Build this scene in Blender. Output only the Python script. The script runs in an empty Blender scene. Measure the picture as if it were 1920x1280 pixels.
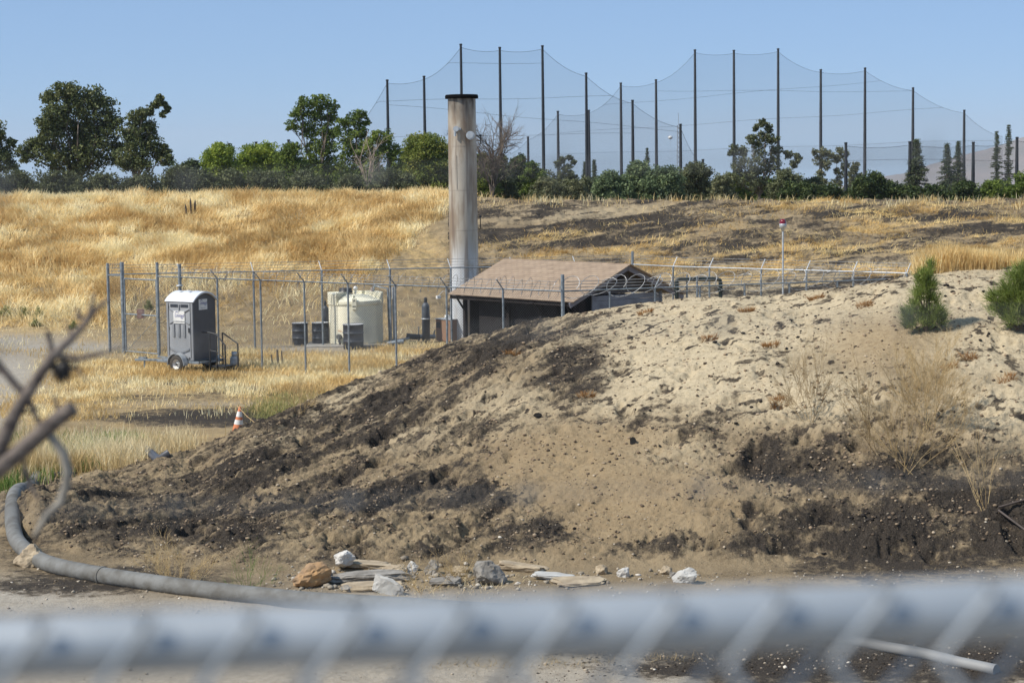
import bpy, math, random
import numpy as np
from mathutils import Matrix, Vector
random.seed(7)
rng = np.random.default_rng(11)
D = bpy.data
SC = bpy.context.scene
COL = SC.collection
rad = math.radians
# ---------------------------------------------------------------- camera
F = 3840.0                      # focal length in photo pixels (photo 1920 wide)
PITCH, ROLL, HC = rad(5.06), rad(-0.7), 7.0
cd = D.cameras.new('camera'); cam = D.objects.new('camera', cd); COL.objects.link(cam)
RC = Matrix.Rotation(rad(90) - PITCH, 3, 'X') @ Matrix.Rotation(ROLL, 3, 'Z')
cam.matrix_world = Matrix.Translation((0, 0, HC)) @ RC.to_4x4()
cd.sensor_width = 36; cd.lens = 72; cd.clip_start = 0.05; cd.clip_end = 30000
cd.dof.use_dof = True; cd.dof.focus_distance = 55; cd.dof.aperture_fstop = 4.3
SC.camera = cam
# ---------------------------------------------------------------- world, sun, exposure
SUN_EL, SUN_ROT = rad(47), rad(248)
w = D.worlds.new('World'); SC.world = w; w.use_nodes = True
wn = w.node_tree; sky = wn.nodes.new('ShaderNodeTexSky')
sky.sky_type = 'NISHITA'; sky.sun_disc = False; sky.sun_elevation = SUN_EL; sky.sun_rotation = SUN_ROT
sky.altitude = 4000; sky.air_density = 1.0; sky.dust_density = 0.2; sky.ozone_density = 8
smx = wn.nodes.new('ShaderNodeMix'); smx.data_type = 'RGBA'; smx.inputs[0].default_value = .5
smx.inputs[7].default_value = (.385 / .105, .575 / .105, .80 / .105, 1)   # even pale smog blue over the clear sky
stc = wn.nodes.new('ShaderNodeTexCoord'); sse = wn.nodes.new('ShaderNodeSeparateXYZ'); smm = wn.nodes.new('ShaderNodeMath'); smm.operation = 'MAXIMUM'; smm.inputs[1].default_value = .012; sco = wn.nodes.new('ShaderNodeCombineXYZ')
wn.links.new(stc.outputs['Generated'], sse.inputs[0]); wn.links.new(sse.outputs[2], smm.inputs[0])
for i_ in (0, 1): wn.links.new(sse.outputs[i_], sco.inputs[i_])
wn.links.new(smm.outputs[0], sco.inputs[2]); wn.links.new(sco.outputs[0], sky.inputs[0])   # the sky goes on a little below the level horizon: the land falls away
stn = wn.nodes.new('ShaderNodeMix'); stn.data_type = 'RGBA'; stn.blend_type = 'MULTIPLY'; stn.inputs[0].default_value = 1
stn.inputs[7].default_value = (.90, .90, .97, 1)
wn.links.new(sky.outputs[0], stn.inputs[6]); wn.links.new(stn.outputs[2], smx.inputs[6]); wn.links.new(smx.outputs[2], wn.nodes['Background'].inputs[0]); wn.nodes['Background'].inputs[1].default_value = 0.105
sl = D.lights.new('sun', 'SUN'); sl.energy = 4.9; sl.angle = rad(0.55); sl.color = (1.0, 0.94, 0.84)
so = D.objects.new('sun', sl); COL.objects.link(so)
sv = Vector((math.sin(SUN_ROT) * math.cos(SUN_EL), math.cos(SUN_ROT) * math.cos(SUN_EL), math.sin(SUN_EL)))
so.rotation_euler = sv.to_track_quat('Z', 'Y').to_euler(); so.location = (-30, 0, 40)
SC.view_settings.view_transform = 'Standard'; SC.view_settings.look = 'None'; SC.view_settings.exposure = 0.08
# ---------------------------------------------------------------- camera maths
RN = np.array(RC)
def ray(px, py):
    return RN @ np.array([(px - 960) / F, -(py - 640) / F, -1.0])
def P(px, py, Y):
    d = ray(px, py); d = d / d[1]
    return Vector((d[0] * Y, Y, HC + d[2] * Y))
def G(px, py, z=0.0):
    d = ray(px, py); k = (z - HC) / d[2]
    return Vector((d[0] * k, d[1] * k, z))
def proj(x, y, z):
    v = np.stack([x, y, np.asarray(z) - HC]); c = RN.T @ v.reshape(3, -1)
    px = 960 + F * c[0] / -c[2]; py = 640 - F * c[1] / -c[2]
    return px.reshape(np.shape(x)), py.reshape(np.shape(x))
# ---------------------------------------------------------------- noise
def _h(ix, iy, s):
    n = (ix.astype(np.int64) * 374761393 + iy.astype(np.int64) * 668265263 + s * 1442695041) & 0xffffffff
    n = ((n ^ (n >> 13)) * 1274126177) & 0xffffffff
    n = ((n ^ (n >> 16)) * 2246822519) & 0xffffffff
    return ((n ^ (n >> 15)) & 0xffffff) / 16777215.0
def vn(x, y, s=0):
    ix = np.floor(x); iy = np.floor(y); fx = x - ix; fy = y - iy
    fx = fx * fx * fx * (fx * (fx * 6 - 15) + 10); fy = fy * fy * fy * (fy * (fy * 6 - 15) + 10)
    ix = ix.astype(np.int64); iy = iy.astype(np.int64)
    a = _h(ix, iy, s); b = _h(ix + 1, iy, s); c = _h(ix, iy + 1, s); d = _h(ix + 1, iy + 1, s)
    return a + (b - a) * fx + (c - a) * fy + (a - b - c + d) * fx * fy
def fbm(x, y, o=4, s=0, g=0.5):
    t = 0; a = 1; n = 0
    for k in range(o):
        t = t + a * vn(x * 2 ** k + 13.7 * k, y * 2 ** k - 7.1 * k, s + k); n += a; a *= g
    return t / n
def ss(t):
    t = np.clip(t, 0, 1); return t * t * (3 - 2 * t)
def blob(px, py, L, ex=1.0):
    o = np.zeros(np.shape(px))
    for b in L:
        cx, cy, rx, ry = b[:4]; v = b[4] if len(b) > 4 else 1.0; an = rad(b[5]) if len(b) > 5 else 0
        dx = px - cx; dy = py - cy
        a = (dx * math.cos(an) - dy * math.sin(an)) / rx; c = (dx * math.sin(an) + dy * math.cos(an)) / ry
        o = np.maximum(o, v * np.exp(-((a * a + c * c) ** 1.4) * 0.7))
    return o
# ---------------------------------------------------------------- terrain
MU = np.array([60, 141, 213, 295, 354, 426, 478, 522, 590, 637, 700, 748, 794, 840, 919, 981, 1060, 1140, 1290, 1380, 1480, 1560, 1640, 1677, 1714, 1800, 1900, 2400])
MS = np.array([918, 913, 903, 874, 861, 815, 788, 768, 747, 727, 705, 685, 665, 641, 620, 602, 588, 578, 556, 549, 541, 530, 520, 510, 507, 504, 501, 495])
MYC = np.interp(MU, [60, 200, 430, 640, 840, 1060, 1400, 1900], [39.6, 41.8, 45.8, 48.5, 50.5, 50, 48, 47])
def yhor(u): return 300 - (u - 960) * math.tan(-ROLL)
MZ = np.maximum(HC - (MS + np.interp(MU, [800, 950, 1250, 1500], [10, 3, 4, 9]) - yhor(MU)) * MYC / F, 0.0)
def mound_p(x, y):
    u = 960 + F * x / np.maximum(y, 1)
    yc = np.interp(u, MU, MYC); yt = np.interp(u, [0, 60, 140, 250, 450, 700, 1920], [38.6, 37.2, 36.2, 35.3, 34.4, 34.0, 34.2])
    zc = np.interp(u, MU, MZ) * ss((u + 60) / 130.0) * ss((3300 - u) / 600)
    s = np.clip((y - yt) / (yc - yt), 0, 1)
    f = 1 - (1 - s) ** 1.55; f = f * ss(s * 9 + 0.12)
    W = np.interp(u, [0, 640, 840, 1060, 1900], [6, 8, 12, 10.5, 12])
    b = 1 - ss((y - yc) / W)
    return np.where(y < yc, np.where(s > 0, f, 0), b), zc, u
def zb(x, y):
    p, zc, u = mound_p(x, y)
    z = p * zc
    z = z + 5.3 * (1 - ss((y - 3) / 15.0))
    t = np.clip((y - 88) / 27.0, 0, 1)
    zh = np.interp(u, [0, 830, 960, 1500, 1920], [5.05, 4.95, 4.75, 4.45, 4.25])
    hz = zh * (0.8 * t + 0.2 * ss(t))
    hz = np.where(y > 118, 2.6 + (zh - 2.6) * (1 - ss((y - 118) / 12)), hz)
    return z + hz
TANB = [(1060, 860, 130, 60), (1180, 930, 120, 70), (1120, 820, 140, 30), (1660, 640, 110, 45), (1330, 960, 60, 60, .6), (1080,1030,60,30,.5)]
def detail(x, y):
    p, zc, u = mound_p(x, y)
    z0 = zb(x, y); px, py = proj(x, y, z0)
    m = ss(p * zc * 4.0)
    tan_ = blob(px, py, TANB)
    lf = np.interp(px, [900, 1300], [1, 0])
    th = math.atan2(1.1, 1.0); c, s_ = math.cos(th), math.sin(th)
    a1 = x * c + y * s_; b1 = -x * s_ + y * c
    st = (fbm(a1 * 0.9, b1 * 3.4, 4, 5) - .5) * lf + (fbm(x * 1.5, y * 2.6, 4, 9) - .5) * (1 - lf)
    sm = 1 - .8 * tan_
    snd = 1 - .55 * ss((px - 1000) / 150) * ss((800 - py) / 80)
    sm = sm * snd
    d = m * ((fbm(x * .33, y * .33, 3, 21) - .5) * .40 + st * .30 * sm + (fbm(x * 4.3, y * 4.3, 3, 33, .6) - .5) * .085 * sm + (fbm(x * 11, y * 13, 3, 3, .7) - .5) * .11 * (1 - .6 * tan_) * snd)
    pit = np.maximum(fbm(x * 2.2 + 40, y * 2.2, 3, 71) - .62, 0) * m * sm * 1.1
    d = d - pit
    fl = (1 - m) * ((fbm(x * .4, y * .4, 3, 4) - .5) * .12 + (fbm(x * 3, y * 3, 3, 8) - .5) * .04)
    hl = ss((y - 86) / 4.0) * (1 - ss((y - 119) / 6.0)) * ((fbm(x * .35, y * .3, 4, 14) - .5) * .55 + (fbm(x * 1.6, y * 2.2, 4, 15) - .5) * .38)
    out = d + fl + hl
    return np.where(y < 20, out * .3, out), st, tan_
def Z(x, y):
    x = np.asarray(x, float); y = np.asarray(y, float)
    return zb(x, y) + detail(x, y)[0]
def zat(x, y): return float(Z(np.array([x]), np.array([y]))[0])
_YY = np.concatenate([np.arange(26, 60, .05), np.arange(60, 130, .15)])
def T(px, py, far=False):
    """point of the terrain seen at a photo pixel"""
    d = ray(px, py); d = d / d[1]
    xx = d[0] * _YY; zz = HC + d[2] * _YY; g = Z(xx, _YY)
    hit = np.nonzero(zz < g)[0]
    if len(hit) == 0: return None
    k = hit[0]; return Vector((xx[k], _YY[k], g[k]))
# ---------------------------------------------------------------- mesh helpers
def mesh_np(name, V, quads=None, tris=None, smooth=False, attrs=None, fattrs=None):
    me = D.meshes.new(name); V = np.asarray(V, np.float32)
    me.vertices.add(len(V)); me.vertices.foreach_set('co', V.ravel())
    nq = 0 if quads is None else len(quads); nt = 0 if tris is None else len(tris)
    li = []; tot = []
    if nq: li.append(np.asarray(quads, np.int32).ravel()); tot.append(np.full(nq, 4, np.int32))
    if nt: li.append(np.asarray(tris, np.int32).ravel()); tot.append(np.full(nt, 3, np.int32))
    li = np.concatenate(li); tot = np.concatenate(tot); st = np.concatenate([[0], np.cumsum(tot)[:-1]]).astype(np.int32)
    me.loops.add(len(li)); me.loops.foreach_set('vertex_index', li)
    me.polygons.add(len(tot)); me.polygons.foreach_set('loop_start', st); me.polygons.foreach_set('loop_total', tot)
    if smooth: me.polygons.foreach_set('use_smooth', np.ones(len(tot), bool))
    me.update(calc_edges=True)
    for k, v in (attrs or {}).items():
        a = me.attributes.new(k, 'FLOAT', 'POINT'); a.data.foreach_set('value', np.asarray(v, np.float32))
    return me
def link(name, me, mat, parent=None, smooth=None):
    o = D.objects.new(name, me); COL.objects.link(o)
    if mat: me.materials.append(mat)
    if parent: o.parent = parent
    return o
def tag(o, label=None, cat=None, group=None, kind=None):
    if label: o['label'] = label
    if cat: o['category'] = cat
    if group: o['group'] = group
    if kind: o['kind'] = kind
    return o
def thing(name, label, cat, loc=(0, 0, 0), rz=0, group=None):
    o = D.objects.new(name, None); COL.objects.link(o); o.location = loc; o.rotation_euler = (0, 0, rz)
    o.empty_display_size = .2
    return tag(o, label, cat, group)
class MB:
    """collects shapes into one mesh"""
    def __init__(s): s.v = []; s.f = []; s.sm = []
    def add(s, vs, fs, smooth=False):
        b = len(s.v); s.v += [tuple(v) for v in vs]; s.f += [tuple(b + i for i in f) for f in fs]; s.sm += [smooth] * len(fs); return s
    def box(s, c, d, rz=0, M=None):
        x, y, z = d[0] / 2, d[1] / 2, d[2] / 2
        vs = [(-x, -y, -z), (x, -y, -z), (x, y, -z), (-x, y, -z), (-x, -y, z), (x, -y, z), (x, y, z), (-x, y, z)]
        R = Matrix.Rotation(rz, 3, 'Z') if M is None else M
        vs = [R @ Vector(v) + Vector(c) for v in vs]
        return s.add(vs, [(0, 3, 2, 1), (4, 5, 6, 7), (0, 1, 5, 4), (1, 2, 6, 5), (2, 3, 7, 6), (3, 0, 4, 7)])
    def tube(s, pts, r, n=8, cap=True):
        pts = [Vector(p) for p in pts]; rs = r if isinstance(r, (list, tuple)) else [r] * len(pts)
        vs = []; fs = []; up = None
        for i, p in enumerate(pts):
            t = (pts[min(i + 1, len(pts) - 1)] - pts[max(i - 1, 0)]).normalized()
            if up is None:
                up = Vector((0, 0, 1)) if abs(t.z) < .9 else Vector((1, 0, 0))
            a = t.cross(up).normalized(); b = a.cross(t).normalized(); up = b
            for k in range(n):
                q = 2 * math.pi * k / n; vs.append(p + (a * math.cos(q) + b * math.sin(q)) * rs[i])
        for i in range(len(pts) - 1):
            for k in range(n):
                k2 = (k + 1) % n; fs.append((i * n + k, (i + 1) * n + k, (i + 1) * n + k2, i * n + k2))
        s.add(vs, fs, True)
        if cap:
            s.add(vs[:n], [tuple(range(n))]); s.add(vs[-n:], [tuple(reversed(range(n)))])
        return s
    def lathe(s, prof, c=(0, 0, 0), n=32, M=None, smooth=True):
        vs = []; fs = []; m = len(prof)
        for k in range(n):
            q = 2 * math.pi * k / n
            for r, z in prof: 
                v = Vector((r * math.cos(q), r * math.sin(q), z))
                if M is not None: v = M @ v
                vs.append(v + Vector(c))
        for k in range(n):
            k2 = (k + 1) % n
            for j in range(m - 1): fs.append((k * m + j, k2 * m + j, k2 * m + j + 1, k * m + j + 1))
        return s.add(vs, fs, smooth)
    def prism(s, poly, h, M, c=(0, 0, 0)):
        """polygon in local xy, extruded along local z by h"""
        n = len(poly)
        vs = [M @ Vector((a, b, 0)) + Vector(c) for a, b in poly] + [M @ Vector((a, b, h)) + Vector(c) for a, b in poly]
        fs = [tuple(reversed(range(n))), tuple(range(n, 2 * n))] + [(i, (i + 1) % n, n + (i + 1) % n, n + i) for i in range(n)]
        return s.add(vs, fs)
    def build(s, name, mat, parent=None, bevel=0, loc=None, rz=None):
        me = D.meshes.new(name); me.from_pydata(s.v, [], s.f); me.update()
        me.polygons.foreach_set('use_smooth', np.array(s.sm, bool))
        o = link(name, me, mat, parent)
        if bevel:
            m = o.modifiers.new('bevel', 'BEVEL'); m.width = bevel; m.segments = 2; m.limit_method = 'ANGLE'
        if loc is not None: o.location = loc
        if rz is not None: o.rotation_euler = (0, 0, rz)
        return o
def segs_mesh(name, P0, P1, r0, r1, n=3, attrs=None):
    """many straight prisms at once (wires, twigs)"""
    P0 = np.asarray(P0, float); P1 = np.asarray(P1, float); N = len(P0)
    r0 = np.broadcast_to(r0, (N,)); r1 = np.broadcast_to(r1, (N,))
    t = P1 - P0; t /= np.linalg.norm(t, axis=1, keepdims=True) + 1e-9
    up = np.where(np.abs(t[:, 2:3]) < .9, np.array([[0, 0, 1.]]), np.array([[1., 0, 0]]))
    a = np.cross(t, up); a /= np.linalg.norm(a, axis=1, keepdims=True); b = np.cross(a, t)
    V = np.zeros((N, 2 * n, 3))
    for k in range(n):
        q = 2 * math.pi * k / n; d = a * math.cos(q) + b * math.sin(q)
        V[:, k] = P0 + d * r0[:, None]; V[:, n + k] = P1 + d * r1[:, None]
    base = (np.arange(N) * 2 * n)[:, None]
    Q = np.concatenate([base + np.array([[k, n + k, n + (k + 1) % n, (k + 1) % n]]) for k in range(n)])
    at = None
    if attrs: at = {k: np.repeat(v, 2 * n) for k, v in attrs.items()}
    return mesh_np(name, V.reshape(-1, 3), quads=Q, smooth=(n > 4), attrs=at)
# ---------------------------------------------------------------- materials
def mat(name, c, rough=.6, metal=0, c2=None, vs=4.0, bump=0, bs=30, spec=.5, det=5, stretch=None, lo=.35, hi=.65):
    m = D.materials.new(name); m.use_nodes = True; nt = m.node_tree; b = nt.nodes['Principled BSDF']
    b.inputs['Roughness'].default_value = rough; b.inputs['Metallic'].default_value = metal
    b.inputs['Specular IOR Level'].default_value = spec
    if c2 is None: c2 = tuple(v * .78 for v in c)
    tc = nt.nodes.new('ShaderNodeTexCoord'); mp = nt.nodes.new('ShaderNodeMapping'); nt.links.new(tc.outputs['Object'], mp.inputs[0])
    if stretch: mp.inputs['Scale'].default_value = stretch
    n = nt.nodes.new('ShaderNodeTexNoise'); n.inputs['Scale'].default_value = vs; n.inputs['Detail'].default_value = det
    nt.links.new(mp.outputs[0], n.inputs['Vector'])
    r = nt.nodes.new('ShaderNodeValToRGB'); r.color_ramp.elements[0].position = lo; r.color_ramp.elements[1].position = hi
    r.color_ramp.elements[0].color = (*c2, 1); r.color_ramp.elements[1].color = (*c, 1)
    nt.links.new(n.outputs['Fac'], r.inputs[0]); nt.links.new(r.outputs[0], b.inputs['Base Color'])
    if bump:
        n2 = nt.nodes.new('ShaderNodeTexNoise'); n2.inputs['Scale'].default_value = bs; n2.inputs['Detail'].default_value = 4
        nt.links.new(mp.outputs[0], n2.inputs['Vector'])
        bp = nt.nodes.new('ShaderNodeBump'); bp.inputs['Strength'].default_value = bump; bp.inputs['Distance'].default_value = .02
        nt.links.new(n2.outputs['Fac'], bp.inputs['Height']); nt.links.new(bp.outputs[0], b.inputs['Normal'])
    return m
def leafmat(name, ca, cb, cc=None, trans=.3, rough=.6, spec=.3):
    """foliage: the 'tint' attribute runs from colour a to b (to c)"""
    m = D.materials.new(name); m.use_nodes = True; nt = m.node_tree; b = nt.nodes['Principled BSDF']
    at = nt.nodes.new('ShaderNodeAttribute'); at.attribute_name = 'tint'
    r = nt.nodes.new('ShaderNodeValToRGB'); e = r.color_ramp.elements
    e[0].color = (*ca, 1); e[1].color = (*cb, 1); e[0].position = 0; e[1].position = .6 if cc else 1.0
    if cc: q = e.new(1.0); q.color = (*cc, 1)
    nt.links.new(at.outputs['Fac'], r.inputs[0]); nt.links.new(r.outputs[0], b.inputs['Base Color'])
    b.inputs['Roughness'].default_value = rough; b.inputs['Specular IOR Level'].default_value = spec
    tr = nt.nodes.new('ShaderNodeBsdfTranslucent'); nt.links.new(r.outputs[0], tr.inputs[0])
    mx = nt.nodes.new('ShaderNodeMixShader'); mx.inputs[0].default_value = trans
    nt.links.new(b.outputs[0], mx.inputs[1]); nt.links.new(tr.outputs[0], mx.inputs[2])
    nt.links.new(mx.outputs[0], nt.nodes['Material Output'].inputs[0])
    return m
def soilmat():
    m = D.materials.new('soil'); m.use_nodes = True; nt = m.node_tree; N = nt.nodes; L = nt.links; b = N['Principled BSDF']
    geo = N.new('ShaderNodeNewGeometry')
    def noise(sc, det=4, rough=.55, st=None):
        n = N.new('ShaderNodeTexNoise'); n.inputs['Scale'].default_value = sc; n.inputs['Detail'].default_value = det; n.inputs['Roughness'].default_value = rough
        if st:
            mp = N.new('ShaderNodeMapping'); mp.inputs['Scale'].default_value = st; L.new(geo.outputs['Position'], mp.inputs[0]); L.new(mp.outputs[0], n.inputs['Vector'])
        else: L.new(geo.outputs['Position'], n.inputs['Vector'])
        return n.outputs['Fac']
    def attr(n): a = N.new('ShaderNodeAttribute'); a.attribute_name = n; return a.outputs['Fac']
    def mr(v, a, b_, c=0, d=1):
        q = N.new('ShaderNodeMapRange'); q.interpolation_type = 'SMOOTHSTEP'; L.new(v, q.inputs[0])
        for i, k in enumerate((a, b_, c, d)): q.inputs[i + 1].default_value = k
        return q.outputs[0]
    def ma(op, a, c):
        q = N.new('ShaderNodeMath'); q.operation = op
        for i, k in enumerate((a, c)):
            if isinstance(k, (int, float)): q.inputs[i].default_value = k
            else: L.new(k, q.inputs[i])
        return q.outputs[0]
    def mix(f, a, c):
        q = N.new('ShaderNodeMix'); q.data_type = 'RGBA'; L.new(f, q.inputs[0])
        for i, k in ((6, a), (7, c)):
            if isinstance(k, tuple): q.inputs[i].default_value = (*k, 1)
            else: L.new(k, q.inputs[i])
        return q.outputs[2]
    n1 = noise(1.1, 6, .6); n2 = noise(9, 5, .65); n3 = noise(3.2, 6, .7); n4 = noise(42, 3, .6)
    col = mix(mr(n1, .38, .62), (.152, .112, .068), (.262, .198, .120))
    col = mix(mr(n4, .3, .7, 0, .38), col, (.385, .31, .20))
    col = mix(ma('MULTIPLY', attr('sand'), mr(n2, .28, .55, .35, 1)), col, (.50, .415, .28))
    col = mix(attr('tan'), col, mix(mr(n2, .3, .7), (.255, .185, .105), (.34, .255, .152)))
    col = mix(ma('MULTIPLY', attr('straw'), mr(n3, .35, .6, .35, 1)), col, mix(mr(n2, .35, .65), (.36, .245, .11), (.56, .41, .19)))
    col = mix(attr('road'), col, mix(mr(n2, .3, .7), (.32, .285, .235), (.42, .38, .32)))
    bsum = ma('ADD', attr('burn'), ma('MULTIPLY', ma('SUBTRACT', n3, .5), 2.0))
    bsum = ma('ADD', bsum, ma('MULTIPLY', ma('SUBTRACT', n2, .5), 1.3))
    col = mix(mr(bsum, .34, .80, 0, .85), col, mix(mr(n4, .3, .7), (.075, .058, .040), (.15, .118, .080)))
    col = mix(mr(bsum, .60, 1.12, 0, .95), col, mix(mr(n4, .35, .7), (.022, .019, .017), (.066, .054, .043)))
    L.new(col, b.inputs['Base Color']); b.inputs['Roughness'].default_value = .95; b.inputs['Specular IOR Level'].default_value = .15
    bp = N.new('ShaderNodeBump'); bp.inputs['Strength'].default_value = .7; bp.inputs['Distance'].default_value = .06
    h = ma('ADD', ma('MULTIPLY', noise(14, 5, .7), 1.0), ma('MULTIPLY', n4, .35)); L.new(h, bp.inputs['Height']); L.new(bp.outputs[0], b.inputs['Normal'])
    return m
M_soil = soilmat()
# ================================================================ TERRAIN MESHES
BURN = [(1085, 690, 75, 75, 1.0), (1150, 600, 60, 16, .8), (1250, 620, 70, 10, .5), (1380, 600, 60, 9, .5), (1180, 700, 50, 16, .6), (1330, 680, 60, 12, .5), (1480, 660, 50, 10, .45), (1420, 740, 60, 14, .5), (1250, 740, 50, 12, .5), (940, 650, 230, 26, .75, 12), (800, 720, 260, 40, .7, 25), (520, 860, 260, 40, .7, 22),
        (650, 800, 300, 50, .65, 22), (560, 960, 330, 45, .8, 8), (900, 940, 110, 60, .75), (300, 1000, 200, 40, .7), (700, 1040, 260, 26, .55), (1010, 1000, 90, 40, .8),
        (1290, 790, 120, 50, .85), (1480, 860, 140, 60, .95), (1640, 900, 190, 60, 1.0), (1700, 1000, 260, 85, 1.3), (1880, 960, 140, 90, 1.2), (1500, 960, 140, 40, .8), (1230, 1020, 70, 28, .6),
        (1440, 1010, 90, 30, .75), (1850, 860, 130, 60, .7), (1800, 700, 120, 60, .35), (1560, 1050, 100, 30, .7),
        (1100, 600, 130, 10, .7, 4), (1500, 545, 120, 7, .7, 4), (1650, 525, 70, 7, 1.2),
        (380, 715, 200, 8, .8), (560, 780, 110, 22, .9), (400, 782, 200, 18, 1.1), (300, 745, 150, 8, .6), (500, 733, 150, 8, .8), (240, 1080, 220, 28, .85), (60, 1030, 70, 60, .7), (450, 1100, 120, 10, .5),
        (1560, 1235, 420, 48, 1.2), (1800, 1230, 260, 60, 1.2), (1230, 1215, 200, 18, .9), (200, 990, 200, 60, .6), (120, 960, 90, 40, .6), (150, 1095, 220, 22, .9), (1350, 1190, 160, 20, .8),
        (1150, 415, 220, 18, .55, 4), (1000, 450, 160, 14, .5), (1700, 400, 160, 12, .5), (1480, 470, 160, 10, .4), (900, 400, 60, 10, .3), (640, 560, 120, 14, .3)]
SAND = [(1450, 600, 380, 70, 1.1), (1300, 690, 210, 90, 1.0), (1500, 740, 160, 50, 1.0), (1780, 560, 240, 60, 1.1), (1180, 750, 100, 40, .8), (1880, 760, 120, 60, .9),
        (1850, 650, 150, 60, 1), (600, 770, 120, 20, .7, 30), (1100, 640, 120, 20, .5), (760, 800, 120, 40, .45), (1260, 840, 80, 40, .5), (950, 760, 120, 50, .5),
        (640, 390, 70, 14, .9), (1150, 400, 260, 18, .35)]
def yard_masks(x, y, z, px, py):
    straw = (.45 + .55 * ss((fbm(x * .5, y * .5, 4, 221) - .42) / .16)) * ss((y - 44) / 6) * (1 - ss((y - 116) / 6)) * (1 - ss((px - 800) / 60) * (y > 88)) * .85
    straw = straw * (1 - .5 * ss((py - 500) / 30) * ss((px - 200) / 60) * (y > 80))
    straw = np.maximum(straw, blob(px, py, STRIPES) * .9 * (y > 60))
    straw = np.where((px > 900) & (y > 86), np.clip(straw * (.15 + .75 * BANDS(px, py)) + .3 * BANDS(px, py) * ss((px - 1150) / 300), 0, 1), straw)
    straw = np.maximum(straw, .5 * (y < 33.5) * blob(px, py, [(1150, 1245, 330, 14, 1)]))
    road = blob(px, py, [(20, 700, 60, 55), (-40, 800, 60, 100, .9), (100, 652, 150, 12), (-80, 640, 200, 14), (600, 1150, 520, 40, .75), (1000, 1270, 500, 22, .75), (0, 1120, 260, 34, .95),
                        (600, 652, 130, 6, .8), (420, 758, 160, 5, .35)])
    road = np.where((y > 29) & (y < 92) & (px > -200) & (px < 2100), road, ((y <= 29) * .8))
    return straw, road
BANDS = lambda px, py: ss((fbm((px) / 150.0, (py + px * .11) / 11.0, 3, 201, .6) - .53) / .07)
STRIPES = [(1440, 392, 150, 16, 1, 3), (1060, 440, 110, 11, 1, 8), (1570, 442, 190, 13, 1, 6), (1700, 443, 70, 6, 1, 6), (1850, 400, 90, 14), (1240, 478, 75, 26),
           (1420, 515, 300, 18), (1130, 476, 200, 12), (1340, 400, 60, 12), (960, 385, 90, 8, .8), (1480, 395, 60, 20), (1880, 470, 130, 20), (1350, 450, 130, 10, .8, 8), (940, 470, 80, 8, .7)]
def straw0(px, py): return np.clip(BANDS(px, py) + blob(px, py, STRIPES) * .5, 0, 1)
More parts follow.
